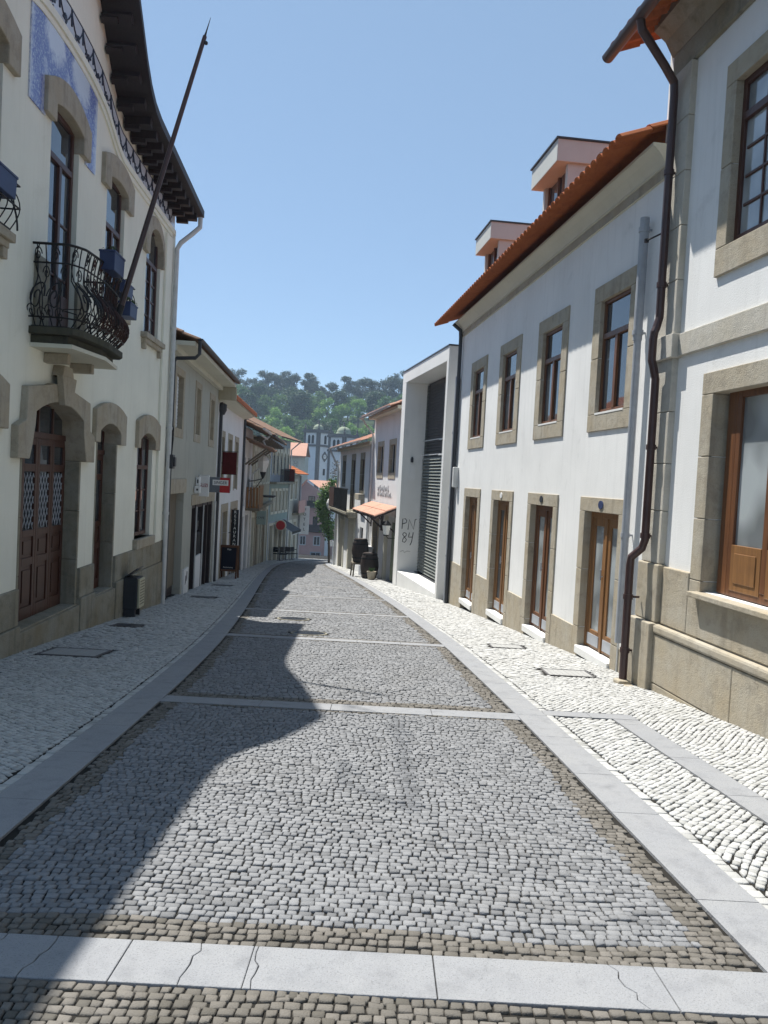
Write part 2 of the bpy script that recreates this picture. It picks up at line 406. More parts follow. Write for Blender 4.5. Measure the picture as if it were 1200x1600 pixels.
def gutter(par, x0, x1, y, z, r=.07, mat='brown_metal', name='gutter'):
    m = MB(); n = 10; vs = []
    for x in (x0, x1):
        for rr in (r, r*.86):
            vs += [(x, y+rr*cos(pi+pi*k/n), z+rr*sin(pi+pi*k/n)) for k in range(n+1)]
    q = n+1
    fs = [(k, k+1, 2*q+k+1, 2*q+k) for k in range(n)]+[(q+k, 3*q+k, 3*q+k+1, q+k+1) for k in range(n)]
    fs += [(k, q+k, q+k+1, k+1) for k in range(n)]+[(2*q+k, 2*q+k+1, 3*q+k+1, 3*q+k) for k in range(n)]
    fs += [(0, 2*q, 3*q, q), (n, q+n, 3*q+n, 2*q+n)]
    fs += [tuple(range(n+1)), tuple(2*q+k for k in range(n, -1, -1))]
    return m.add(vs, fs).build(name, mat, par)
def pipe(par, path, r, mat, name='downpipe', collars=(), n=12):
    m = MB().tube(path, r, n)
    for (x, y, z) in collars: m.lathe([(r*1.22, z-.03), (r*1.22, z+.03)], x, y, n); m.box(x-.012, x+.012, y, y+.14, z-.012, z+.012)
    return m.build(name, mat, par, smooth=False)

# ------------------------------------------------------------------ ground
def gz(Y):
    if Y < 60: return -.078*Y
    if Y < 125: return -4.68-.0935*(Y-60)
    return -10.76
def lerp(tab, Y):
    ys = [t[0] for t in tab]; xs = [t[1] for t in tab]; return float(np.interp(Y, ys, xs))
KL = [(-3, -1.50), (0, -1.62), (3.85, -1.79), (6.92, -1.92), (9, -2.05), (11.58, -2.25), (16, -2.72), (20, -3.18), (25, -3.78), (30.8, -4.45), (38, -5.2), (43, -5.6), (46.8, -5.78), (50, -5.75), (54, -5.45), (60, -4.4), (66, -2.6), (72, .2)]
KR = [(-3, 1.72), (0, 1.66), (3.06, 1.53), (7.59, 1.33), (12.55, 1.02), (18.92, .42), (25, -.28), (31.9, -1.12), (38, -1.98), (44, -2.85), (49, -3.45), (52, -3.6), (56, -3.3), (60, -2.2), (66, .2), (72, 3.5)]
FL = [(-3, -3.72), (0, -3.87), (17.2, -4.73), (25.3, -5.38), (33.3, -5.97), (50.1, -7.27), (60, -6.55), (66, -5.4), (72, -3)]
FR = [(-3, 4.80), (0, 4.43), (9.53, 3.26), (21.6, 1.85), (22.9, 1.62), (29.1, .47), (29.2, .82), (49, -2.85), (53, -2.4), (60, -.4), (66, 2.5), (72, 6)]
def smooth_tab(tab):
    ys = np.arange(-3, 72.01, .5); xs = np.array([lerp(tab, y) for y in ys])
    for _ in range(6): xs[1:-1] = (xs[:-2]+2*xs[1:-1]+xs[2:])/4
    return list(zip(ys.tolist(), xs.tolist()))
KL = smooth_tab(KL); KR = smooth_tab(KR)
KW = .285
kl = lambda Y: lerp(KL, Y); kr = lambda Y: lerp(KR, Y); fl = lambda Y: lerp(FL, Y); fr = lambda Y: lerp(FR, Y)

ys_ = [-40, -10] + [i*2.5 for i in range(-2, 52)] + [130, 160, 200, 300, 600, 900, 1280]
m = MB(); n = len(ys_)
xs_ = [-640, -300, -60, -8, 0, 8, 60, 300, 640]
for y in ys_:
    for x in xs_: m.v.append((x, y, gz(y)-.0115))
for i in range(n-1):
    for j in range(len(xs_)-1):
        a = i*len(xs_)+j; m.f.append((a, a+1, a+len(xs_)+1, a+len(xs_)))
structure(m.build('ground', 'joint'))

BANDS = [(2.655, 2.945), (7.17, 7.44), (12.10, 12.37), (16.60, 16.87), (21.05, 21.31), (25.55, 25.81), (30.05, 30.31), (34.6, 34.86), (39.2, 39.46), (43.8, 44.06)]

def stones_mesh(name, quads, mat, hgt=.022, bev=.012, tilt=.05):
    """every stone its own little block: quads (n,4,2) -> one mesh"""
    q = np.array(quads, dtype=np.float64); n = len(q); c = q.mean(axis=1, keepdims=True)
    d = q-c; ln = np.linalg.norm(d, axis=2, keepdims=True)
    inn = c+d*(1-np.minimum(.45, bev*1.5/ln)); mid = c+d*(1-np.minimum(.3, bev*.45/ln))
    Yc = q[:, :, 1]; base = np.where(Yc < 60, -.078*Yc, -4.68-.0935*(Yc-60))
    jz = rng.normal(0, .0022, (n, 1)); tx = rng.normal(0, tilt*.6, (n, 1)); ty = rng.normal(0, tilt*.6, (n, 1))
    dz = jz+d[:, :, 0]*tx+d[:, :, 1]*ty
    def lay(p, off):
        z = base+(p[:, :, 1]-Yc)*-.078+dz+off; return np.concatenate([p, z[:, :, None]], axis=2)
    V = np.stack([lay(q, -hgt), lay(q, -.0085), lay(mid, -.0028), lay(inn, 0)], axis=1).reshape(-1, 3)
    idx = np.arange(n)[:, None, None]*16
    f = []
    for L in range(3):
        for k in range(4):
            f.append([L*4+k, L*4+(k+1) % 4, (L+1)*4+(k+1) % 4, (L+1)*4+k])
    f.append([12, 13, 14, 15]); f = np.array(f)[None]+idx
    f = f.reshape(-1, 4)
    me = bpy.data.meshes.new(name); me.vertices.add(len(V)); me.vertices.foreach_set('co', V.ravel())
    me.loops.add(len(f)*4); me.loops.foreach_set('vertex_index', f.ravel().astype(np.int32))
    me.polygons.add(len(f)); me.polygons.foreach_set('loop_start', np.arange(0, len(f)*4, 4, dtype=np.int32))
    me.update(calc_edges=True); me.materials.append(M[mat])
    o = bpy.data.objects.new(name, me); C.objects.link(o); structure(o); return o

# manhole and service covers: (kind, x, y, r/half size, half size)
COVERS = [('round', -1.12, 12.62+.35, .30, 0), ('round', -1.62, 15.15, .31, 0), ('rect', -3.70, 9.75, .36, .30), ('rect', -4.02, 12.75, .22, .2),
          ('rect', 2.45, 10.15, .30, .26), ('rect', 2.05, 12.6, .26, .22), ('rect', -4.25, 19.2, .28, .24), ('rect', -4.75, 24.0, .28, .24)]
def in_cover(x, y, pad=.05):
    for k, cx, cy, a, b in COVERS:
        if k == 'round':
            if (x-cx)**2+(y-cy)**2 < (a+pad)**2: return True
        elif abs(x-cx) < a+pad and abs(y-cy) < b+pad: return True
    return False

def road():
    grey, brown = [], []
    edges = [(-.6, 2.655)] + [(BANDS[i][1], BANDS[i+1][0]) for i in range(len(BANDS)-1)] + [(BANDS[-1][1], 62)]
    for ea, eb in edges:
        big = 1.0 if eb < 8 else 1.25 if eb < 13 else 1.7 if eb < 22 else 2.5
        rows = max(1, round((eb-ea)/(.0435*big))); rh = (eb-ea)/rows
        for r in range(rows):
            y0 = ea+r*rh; yc = y0+rh/2
            xl, xr = kl(yc), kr(yc); x = xl+.004+random.uniform(0, .05)
            first = r < (4 if big < 1.3 else 2) or r >= rows-1
            ph = random.uniform(0, 6.28)
            while x < xr-.05:
                wd = random.uniform(.037, .064)*big
                if x+wd > xr-.004: wd = xr-.004-x
                if wd < .02: break
                g = random.uniform(.0021, .0036)*big; xc = x+wd/2
                wob = .022*sin(xc*2.3+yc*.9)+.015*sin(xc*5.1-yc*2.0+1)+.005*sin(xc*11+ph)
                if r == 0 or r == rows-1: wob *= .25
                j = lambda a=.0034: random.uniform(-a, a)*big
                qd = [(x+g+j(), y0+g+wob+j()), (x+wd-g+j(), y0+g+wob+j()), (x+wd-g+j(), y0+rh-g+wob+j()), (x+g+j(), y0+rh-g+wob+j())]
                if not in_cover(xc, yc):
                    bw = .155+.015*sin(yc*3)
                    isb = (xc < xl+bw) or (xc > xr-bw*1.15) or (first and yc < 60) or yc < 2.7
                    (brown if isb else grey).append(qd)
                x += wd
    stones_mesh('road', grey, 'sett', bev=.0036, tilt=.04); stones_mesh('road_edge', brown, 'sett_brown', bev=.004, tilt=.04)
road()
def pavement(side):
    qs = []; ymax = 62
    # a straight course of stones along the kerb, and wavy oblique rows over the rest
    y = -.5
    kx = (lambda Y: kl(Y)-KW) if side == 'L' else (lambda Y: kr(Y)+KW)
    sg = -1 if side == 'L' else 1
    while y < ymax:
        ln = random.uniform(.05, .085); g = .0035; j = lambda: random.uniform(-.005, .005)
        a0, a1 = kx(y+g), kx(y+ln-g); wd = .07+j()
        qs.append([(a0+sg*.006, y+g), (a0+sg*(wd)+j(), y+g+j()), (a1+sg*(wd)+j(), y+ln-g+j()), (a1+sg*.006, y+ln-g)][::sg])
        y += ln
    ang = R(-32) if side == 'L' else R(52)
    ca, sa = cos(ang), sin(ang)
    rowh = .047
    def ok(X, Y, pad):
        if not (-.5 < Y < ymax): return False
        if side == 'L': return fl(Y)-.05 < X < kx(Y)-.055
        if not (kx(Y)+.055 < X < fr(Y)+.05): return False
        if Y < 7.66+.035:
            if Y > 7.44-.035 and X < 2.5: return False
            e = 2.24+(7.5-Y)*.045
            if Y < 7.5 and e+.03 < X < e+.21: return False
        return True
    def bounds(y_, X):
        if side == 'L': return fl(y_)-.1, kx(y_)-.083
        lo, hi = kx(y_)+.083, fr(y_)+.1
        if y_ < 7.42:
            e = 2.24+(7.5-y_)*.045
            if X < e+.12: hi = e-.006
            else: lo = e+.246
        return lo, hi
    if side == 'L': x0, x1 = -7.6, -1.4
    else: x0, x1 = -4.0, 5.0
    k = 0; vmax = 66
    v = -9.0; big = 1.0
    while v < vmax:
        big = 1.0 if v < 10 else 1.5 if v < 21 else 2.3
        u = -4.5+random.uniform(0, .1); rh = rowh*random.uniform(.9, 1.12)*big
        ph = random.uniform(0, 6.28)
        while u < 4.5:
            wd = random.uniform(.04, .068)*big; uc = u+wd/2
            # centre in world: rows rotated by ang about the local street axis
            def P(a, b):
                ag = a+v*(sa-.085*ca); bb = b+.04*sin(ag*1.7+b*.45)+.016*sin(ag*4.6-b*.9)+.003*sin(a*9+ph)
                return (a*ca-(bb-v)*sa + off(v), v+(a*sa+(bb-v)*ca)*1.0)
            off = lambda t: (fl(t)+kl(t))/2 if side == 'L' else (fr(t)+kr(t))/2
            X, Yc = P(uc, v+rh/2)
            if ok(X, Yc, .035) and not in_cover(X, Yc):
                g = random.uniform(.0026, .0044)*big; j = lambda a=.005: random.uniform(-a, a)*big
                qq = [P(u+g, v+g), P(u+wd-g, v+g), P(u+wd-g, v+rh-g), P(u+g, v+rh-g)]
                qj = []
                for x_, y_ in qq:
                    x_ += j(); y_ += j(); lo, hi = bounds(y_, X); qj.append((min(max(x_, lo), hi), y_))
                if max(p[0] for p in qj)-min(p[0] for p in qj) > .03: qs.append(qj)
            u += wd
        v += rh*.985/(ca+.09*sa)
    stones_mesh('pavement_left' if side == 'L' else 'pavement_right', qs, 'calcada', bev=.0042, tilt=.045)
pavement('L'); pavement('R')

def slab_piece(m, pts, top=.004, th=.05, g=.0018):
    """flush granite slab following the slope; polygon shrunk by the joint"""
    cx = sum(p[0] for p in pts)/len(pts); cy = sum(p[1] for p in pts)/len(pts)
    q = []
    for x, y in pts:
        d = sqrt((x-cx)**2+(y-cy)**2); k = 1-g*1.6/d; q.append((cx+(x-cx)*k, cy+(y-cy)*k))
    n = len(q); vs = [(x, y, gz(y)+top) for x, y in q]+[(x, y, gz(y)-th) for x, y in q]
    m.add(vs, [tuple(range(n))]+[(i, n+i, n+(i+1) % n, (i+1) % n) for i in range(n)])
def jag(a, b, k=6, amp=.02):
    out = []
    for i in range(k+1):
        t = i/k; e = 0 if i in (0, k) else 1
        out.append((a[0]+(b[0]-a[0])*t+e*random.uniform(-amp, amp), a[1]+(b[1]-a[1])*t+e*random.uniform(-amp, amp)*.5))
    return out
m = MB()
def split_slab(m, x0, x1, y0, y1, cracks):
    """one slab cut by jagged cracks, each crack given by its bottom and top x"""
    bounds = [[(x0, y0), (x0, y1)]]+[jag((a, y0), (b, y1)) for a, b in cracks]+[[(x1, y0), (x1, y1)]]
    for L_, R_ in zip(bounds[:-1], bounds[1:]):
        slab_piece(m, [L_[0]]+R_+L_[:0:-1], g=.0014)
y0, y1 = BANDS[0]
for x0, x1, cr in [(-1.62, -.86, [(-1.43, -1.33), (-1.17, -1.14)]), (-.86, -.40, [(-.62, -.60)]), (-.40, .27, [(-.37, -.385)]), (.27, 1.10, [(1.0, .93)]), (1.10, 1.60, [])]:
    split_slab(m, max(x0, kl(y0)), x1, y0, y1, cr)
structure(m.build('granite_band', 'slab', bevel=.004))
for (y0, y1) in BANDS[1:]:
    m = MB(); xa, xb = kl((y0+y1)/2), kr((y0+y1)/2); k = 4 if y0 < 10 else 5; x = xa
    cuts = [xa]+sorted(xa+(xb-xa)*(i+random.uniform(-.12, .12))/k for i in range(1, k))+[xb]
    for i in range(k): slab_piece(m, [(cuts[i], y0), (cuts[i+1], y0), (cuts[i+1], y1), (cuts[i], y1)])
    structure(m.build('granite_band', 'slab'))
def kerb(name, edge, sg, y0, y1, wd=KW, step=.95):
    m = MB(); y = y0
    while y < y1:
        L = step*random.uniform(.8, 1.25); e = min(y+L, y1)
        slab_piece(m, [(edge(y), y), (edge(e), e), (edge(e)+sg*wd, e), (edge(y)+sg*wd, y)][::sg])
        y = e
    return structure(m.build(name, 'slab'))
kerb('kerb_left', kl, -1, -.6, 70); kerb('kerb_right', kr, 1, -.6, 70)
kerb('pavement_strip', lambda Y: 2.24+(7.5-Y)*.045, 1, -.5, 7.42, .24)
m = MB(); slab_piece(m, [(kr(7.5)+KW, 7.44), (2.05, 7.43), (2.05, 7.65), (kr(7.5)+KW, 7.66)]); slab_piece(m, [(2.05, 7.43), (2.49, 7.43), (2.49, 7.65), (2.05, 7.65)])
structure(m.build('pavement_strip', 'slab'))
# street covers
cl = ['round iron manhole cover in the cobbled road, nearest one', 'round iron manhole cover in the cobbled road, farther one', 'large rectangular cover in the left pavement before the big arched door', 'small rectangular cover in the left pavement below the narrow brown door',
      'rectangular cover in the sunlit pavement before the nearest wooden door of the white house', 'rectangular cover in the sunlit pavement before the second wooden door of the white house', 'dark rectangular cover in the shaded pavement before the grey house door', 'dark rectangular cover in the shaded pavement before the shop window']
for (k, cx, cy, a, b), lb in zip(COVERS, cl):
    o = empty('manhole_cover' if k == 'round' else 'service_cover', (cx, cy, gz(cy)), 0, lb, 'manhole cover')
    o.rotation_euler.x = -math.atan(.078)
    m = MB(); f = MB()
    if k == 'round':
        m.lathe([(a*.86, -.03), (a*.86, .002), (a*.84, .004)], 0, 0, 28)
        for i in range(-4, 5):
            h = sqrt(max(0, (a*.78)**2-(i*a*.18)**2)); m.box(-h, h, i*a*.18-.012, i*a*.18+.012, .004, .009)
        f.lathe([(a, -.03), (a, .003), (a*.9, .005), (a*.9, -.03)], 0, 0, 28)
        m.build('lid', 'dark_metal', o); f.build('frame', 'granite_d', o)
    else:
        t = 'sett_brown'
        m.box(-a*.9, a*.9, -b*.88, b*.88, -.03, .002)
        for i in range(-3, 4): m.box(i*a*.24-.01, i*a*.24+.01, -b*.8, b*.8, .002, .005)
        m.build('lid', 'cover' if cx > 0 or cy < 12 else 'dark_metal', o)
        f.box(-a, -a*.92, -b, b, -.03, .004); f.box(a*.92, a, -b, b, -.03, .004); f.box(-a*.92, a*.92, -b, -b*.9, -.03, .004); f.box(-a*.92, a*.92, b*.9, b, -.03, .004)
        f.build('frame', 'granite_dark', o)
# ================================================================== LEFT: cream house with the tiled gable
A = facade('townhouse', 'cream house with curved gable, dark bracketed eaves, blue tile panel and iron balcony', (-4.33, 9.17), -2.86, 'L', -.72)
SC = 1.40                                       # centre of the gable along the facade
prof = [(0, 9.12), (.6, 8.70), (1.2, 8.24), (1.5, 7.92), (1.8, 7.60), (2.1, 7.36), (2.4, 7.22), (2.8, 7.15), (4.2, 7.08), (6.8, 6.95)]
P_ = [(SC-d, z) for d, z in reversed(prof)]+[(SC+d, z) for d, z in prof[1:]]
def zsof(s): return float(np.interp(abs(s-SC), [p[0] for p in prof], [p[1] for p in prof]))
lowp = [(0, 7.10), (.5, 7.09), (.9, 7.06), (1.3, 7.0), (1.6, 6.93), (1.9, 6.80), (2.2, 6.66), (2.5, 6.56), (2.9, 6.55), (6.55, 6.55)]
def zlow(s): return float(np.interp(abs(s-SC), [p[0] for p in lowp], [p[1] for p in lowp]))
opsA = [(.33, 2.52, -.60, 2.42, .42), (3.2, 4.34, -.60, 2.25, .40), (5.64, 6.80, .20, 2.28, .22), (.95, 1.98, 3.18, 6.10, .22), (3.27, 4.25, 4.02, 6.10, .2), (5.74, 6.84, 4.02, 6.16, .2), (-1.46, -.46, 4.02, 6.10, .2), (-1.54, -.40, -.35, 2.25, .40)]
m = MB(); wall_sheet(m, -4.9, 7.95, -2.2, 6.5, opsA); body(m, -4.9, 7.95, -2.2, 6.9, 9)
gp = [(s, z+.06) for s, z in P_ if -4.9 <= s <= 7.95]
m.prism([(-4.9, 6.5), (7.95, 6.5), (7.95, zsof(7.95)+.06)]+gp[::-1]+[(-4.9, zsof(-4.9)+.06)], 0, .5)
m.build('wall', 'cream', A)
m = MB()
hi = [(s, z+.14) for s, z in P_]
m.ribbon(P_, hi, -.56, 9.2)
roofA = m.build('roof', 'wood_dark', A)
m = MB(); m.ribbon([(s, z+.141) for s, z in P_], [(s, z+.24) for s, z in P_], -.45, 9.2); m.build('roof_tiles', 'tile_old', roofA)
# rafter ends under the eaves, evenly spaced along the curve
acc = 0; last = P_[0]; first = None
for i in range(1, len(P_)):
    a, b = P_[i-1], P_[i]; L = sqrt((b[0]-a[0])**2+(b[1]-a[1])**2); t = 0
    while acc+L-t >= .40:
        t += .40-acc; acc = 0; s_, z_ = a[0]+(b[0]-a[0])*t/L, a[1]+(b[1]-a[1])*t/L
        if not -4.7 < s_ < 8.1: continue
        if first is None:
            q = MB(); q.prism([(-.07, -.13), (.07, -.13), (.07, 0), (-.07, 0)], -.44, -.02); q.prism([(-.045, -.20), (.045, -.20), (.045, -.13), (-.045, -.13)], -.26, -.02)
            first = q.build('rafter_end', 'wood_dark', None); o = first
        else: o = first.copy(); C.objects.link(o)
        o.parent = A; o.location = (s_, 0, z_-ZB[A.name]-.002); o.rotation_euler = (0, -math.atan2(b[1]-a[1], b[0]-a[0]), 0)
    acc += L-t
ss = np.arange(-4.9, 7.951, .15).tolist()
m = MB(); m.ribbon([(s, zlow(s)-.12) for s in ss], [(s, zlow(s)-.02) for s in ss], -.055, 0); m.ribbon([(s, zlow(s)-.20) for s in ss], [(s, zlow(s)-.125) for s in ss], -.03, 0)
m.build('moulding', 'cream', A)
m = MB(); m.ribbon([(s, zlow(s)-.015) for s in ss], [(s, zlow(s)+.36) for s in ss], -.012, .01); fr_ = m.build('tile_frieze', 'tile_white', A)
m = MB(); s_ = -4.7
while s_ < 7.6:
    wd = .44; pts = []
    for k in range(9):
        t = k/8; s2 = s_+wd*t; pts.append((s2, -.02, zlow(s2)+.29-.19*(1-(2*t-1)**2)))
    m.tube(pts, .009, 5); c = pts[4]
    for k in range(16):
        a, b = random.gauss(0, .05), random.gauss(0, .028); m.box(c[0]+a-.014, c[0]+a+.014, -.026, -.014, c[2]+b-.012, c[2]+b+.012)
    m.tube([(s_, -.02, zlow(s_)+.33), (s_+.01, -.02, zlow(s_)+.12)], .013, 5)
    s_ += wd
m.ribbon([(s, zlow(s)+.335) for s in ss], [(s, zlow(s)+.35) for s in ss], -.02, -.012)
m.build('garland', 'garland', fr_)
# azulejo panel in two storeys of tiles round the french window
o = MB(); o.prism([(0, 0), (.5, 0), (.5, .38), (2.0, .38), (2.0, 0), (2.43, 0), (2.43, 1.29), (0, 1.29)], 0, .02); az = o.build('tile_panel', 'azulejo'); az.parent = A; az.location = (.2, -.018, 5.74-ZB[A.name])
m = MB()
for a, b, c, d in ((.185, .2, 5.725, 7.04), (2.63, 2.645, 5.725, 7.04), (.2, .70, 5.725, 5.74), (2.2, 2.63, 5.725, 5.74), (.2, 2.63, 7.03, 7.045)): m.box(a, b, -.022, 0, c, d)
m.build('panel_border', 'garland', az)
def arch_pts(xa, xb, zs, rise, n=10):
    return [(xa+(xb-xa)*k/n, zs+rise*(1-(2*k/n-1)**2)) for k in range(n+1)]
def lintel(s0, s1, zf, zsh, ztop, o0, o1, ozs, orise, par=A, proj=.07, dp=.2, foot=.0):
    o0 += .009; o1 -= .009
    out = [(s0, zf), (s0, zsh)]+arch_pts(s0+.06, s1-.06, zsh+.02, ztop-zsh)+[(s1, zsh), (s1, zf), (o1, zf)]
    inn = arch_pts(o0, o1, ozs, orise)[::-1]
    m = MB(); m.prism((out+inn+[(o0, zf)])[::-1], -proj, dp); return m.build('window_surround', 'granite', par, bevel=.012)
lintel(.64, 2.28, 5.78, 6.20, 6.40, .95, 1.98, 6.0, .08); lintel(2.96, 4.58, 5.77, 6.22, 6.36, 3.27, 4.25, 5.97, .07)
lintel(-1.78, -.16, 5.77, 6.22, 6.36, -1.46, -.46, 5.97, .07)
m = MB(); out = [(5.46, 5.48), (5.46, 5.75)]+[(6.2+.74*cos(pi-pi*k/14), 5.75+.52*sin(pi*k/14)) for k in range(1, 14)]+[(6.94, 5.75), (6.94, 5.48), (6.83, 5.48), (6.83, 5.68)]
inn = [(6.29+.54*cos(pi*k/14), 5.68+.38*sin(pi*k/14)) for k in range(1, 14)]
m.prism((out+inn+[(5.75, 5.68), (5.75, 5.48)])[::-1], -.07, .2); m.build('window_surround', 'granite', A, bevel=.012)
lintel(2.97, 4.64, 1.90, 2.40, 2.54, 3.2, 4.34, 2.08, .14, dp=.40); lintel(5.46, 7.16, 1.90, 2.40, 2.54, 5.64, 6.80, 2.06, .14)
lintel(-1.84, -.17, 1.90, 2.40, 2.54, -1.54, -.40, 2.08, .14, dp=.4)
# big doorway: flared imposts, arch and keystone
def half(sg):
    f = lambda d, z: (1.45+sg*d, z)
    return [f(1.40, 1.58), f(1.40, 1.96), f(1.18, 2.04), f(1.14, 2.44), f(.45, 2.53)], [f(1.05, 1.58), f(.98, 1.74), f(.90, 2.0), f(.88, 2.16)]
oR, iR = half(1); oL, iL = half(-1)
inn = [(1.45+.88*(1-2*k/12), 2.16+.18*(1-(2*k/12-1)**2)) for k in range(1, 12)]
poly = oL+[(1.12, 2.56)]+[(1.78, 2.56)]+oR[::-1]+iR+inn+iL[::-1]
m = MB(); m.prism(poly[::-1], -.09, .42); dsur = m.build('door_surround', 'granite', A, bevel=.012)
m = MB(); m.prism([(1.30, 2.30), (1.58, 2.30), (1.72, 2.68), (1.18, 2.68)], -.17, -.088); m.prism([(1.24, 2.68), (1.66, 2.68), (1.60, 2.82), (1.30, 2.82)], -.15, 0); m.build('keystone', 'granite', dsur, bevel=.01)
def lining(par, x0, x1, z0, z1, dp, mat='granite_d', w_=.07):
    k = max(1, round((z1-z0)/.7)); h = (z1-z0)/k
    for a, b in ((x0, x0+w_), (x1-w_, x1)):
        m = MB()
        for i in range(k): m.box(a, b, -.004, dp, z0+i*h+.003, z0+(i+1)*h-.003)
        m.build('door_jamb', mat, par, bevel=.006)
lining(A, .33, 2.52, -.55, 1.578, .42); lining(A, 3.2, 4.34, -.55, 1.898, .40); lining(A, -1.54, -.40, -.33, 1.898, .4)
def panel_door(par, x0, x1, z0, z1, y, leaves, zg0, zg1, mat='wood_red', fan=None, lattice=False, label=None, mid=None):
    """timber door: stiles, rails, raised panels below, glazed panels above"""
    m = MB(); W = (x1-x0)/leaves; st = .075
    top = z1 if fan is None else fan
    pn = MB(); lat = MB()
    for i in range(leaves):
        a, b = x0+W*i+.004, x0+W*(i+1)-.004
        m.box(a, a+st, y, y+.05, z0, top); m.box(b-st, b, y, y+.05, z0, top)
        rails = [z0, z0+.14, zg0-.55, zg0-.45, zg0-.08, zg0]
        for c, d in ((z0, z0+.16), (zg0-.46, zg0-.36), (zg0-.09, zg0), (zg1, zg1+.1), (top-.09, top)): m.box(a+st, b-st, y, y+.05, c, d)
        m.box(a+st, b-st, y+.02, y+.05, z0+.16, zg0-.09)
        for c, d in ((z0+.22, zg0-.52), (zg0-.31, zg0-.14)):
            if d > c: m.box(a+st+.05, b-st-.05, y+.004, y+.02, c, d)
        pn.box(a+st, b-st, y+.025, y+.035, zg0, top-.09)
        if lattice:
            n = 4; ww = b-a-2*st; hh = zg1-zg0
            for k in range(-n-2, n+4):
                for sgn in (1, -1):
                    x_a, z_a = a+st, zg0+hh*k/n*.7
                    pts = []
                    for t in range(13):
                        px = a+st+ww*t/12; pz = zg0+hh*(k/n)*.9+sgn*(ww*t/12)*1.7+(0 if sgn > 0 else ww*1.7)
                        if zg0 <= pz <= zg1: pts.append((px, y+.014, pz))
                    if len(pts) > 1: lat.tube(pts, .006, 4)
    if fan is not None:
        m.box(x0, x1, y-.02, y+.06, fan, fan+.08)
        for i in range(leaves+1): m.box(x0+W*i-.02, x0+W*i+.02, y, y+.05, fan+.08, z1)
        m.box(x0, x1, y, y+.05, z1-.06, z1); pn.box(x0, x1, y+.025, y+.035, fan+.08, z1)
    d = m.build('door', mat, par, bevel=.005, label=label); pn.build('pane', 'glass', d)
    if lat.v: lat.build('lattice', 'grey_metal', d)
    return d
d = panel_door(A, .40, 2.45, -.50, 2.36, .20, 4, .66, 1.42, fan=1.86, lattice=True, label='wide red-brown door with four leaves and latticed glass')
d = panel_door(A, 3.27, 4.27, -.50, 2.24, .20, 2, .62, 1.30, fan=1.72); panel_door(A, -1.47, -.47, -.3, 2.24, .20, 2, .62, 1.3, fan=1.72)
m = MB(); m.box(.33, 2.52, -.02, .42, -.80, -.50); m.box(3.2, 4.34, -.02, .40, -.80, -.50); m.box(-1.54, -.4, -.02, .4, -.6, -.30); m.build('threshold', 'granite_d', A, bevel=.01)
window(A, 5.70, 6.74, .24, 2.18, .06, cols=2, transom=1.55, rows=3, toprows=1, topcols=2)
fd = window(A, .98, 1.95, 3.20, 6.06, .06, cols=2, transom=5.45, rows=3, toprows=1, fw=.07, label='tall red-brown balcony window')
m = MB(); m.box(1.05, 1.42, .04, .09, 3.28, 3.78); m.box(1.51, 1.88, .04, .09, 3.28, 3.78); m.build('lower_panel', 'wood_red', fd, bevel=.008)
window(A, 3.30, 4.22, 4.03, 6.05, .05, cols=2, transom=5.3, rows=3); window(A, -1.43, -.49, 4.03, 6.05, .05, cols=2, transom=5.3, rows=3)
window(A, 5.78, 6.80, 4.03, 6.08, .05, cols=2, transom=5.42, rows=4, fw=.06)
def sillA(s0, s1, z):
    m = MB(); m.box(s0-.12, s1+.12, -.12, .18, z-.10, z); m.box(s0-.05, s1+.05, -.08, 0, z-.18, z-.10)
    for a in (s0-.04, s1-.08): m.box(a, a+.12, -.07, 0, z-.30, z-.18)
    m.build('window_sill', 'granite', A, bevel=.01)
sillA(5.66, 6.9, 4.03); sillA(3.2, 4.32, 4.03); sillA(-1.53, -.39, 4.03)
m = MB(); m.box(5.56, 6.94, -.09, .2, .02, .20); m.build('window_sill', 'granite', A, bevel=.01)
for a, b in ((.55, .95), (1.98, 2.38)):
    MB().box(a, b, -.05, 0, 3.17, 4.05).build('balcony_plinth', 'granite_d', A, bevel=.01)
# plinth
m = MB()
for a, b in ((-4.9, -1.54), (-.40, .33), (2.52, 3.2), (4.34, 7.98)):
    k = max(1, round((b-a)/.95)); L = (b-a)/k
    for i in range(k):
        m.box(a+i*L+.003, a+(i+1)*L-.003, -.045, .02, -.42, .018); m.box(a+i*L+.003, a+(i+1)*L-.003, -.075, .02, -2.0, -.425)
m.box(.33, 2.52, -.06, -.022, -2, -.52); m.box(3.2, 4.34, -.06, -.022, -2, -.52); m.box(-1.54, -.4, -.06, -.022, -2, -.32)
m.build('plinth', 'granite_d', A, bevel=.008)
m = MB(); m.box(7.15, 7.6, -.05, 0, .02, 6.3); m.box(7.64, 7.95, -.03, 0, .02, 6.5); m.build('corner_pilaster', 'cream', A, bevel=.01)
pipe(A, [(8.1, -.50, 6.92), (8.1, -.5, 6.72), (8.0, -.34, 6.52), (7.86, -.16, 6.3), (7.80, -.10, 6.15), (7.80, -.10, -1.35)], .05, 'white_metal', collars=[(7.8, -.10, 4.5), (7.8, -.1, 2.4), (7.8, -.1, .6)])
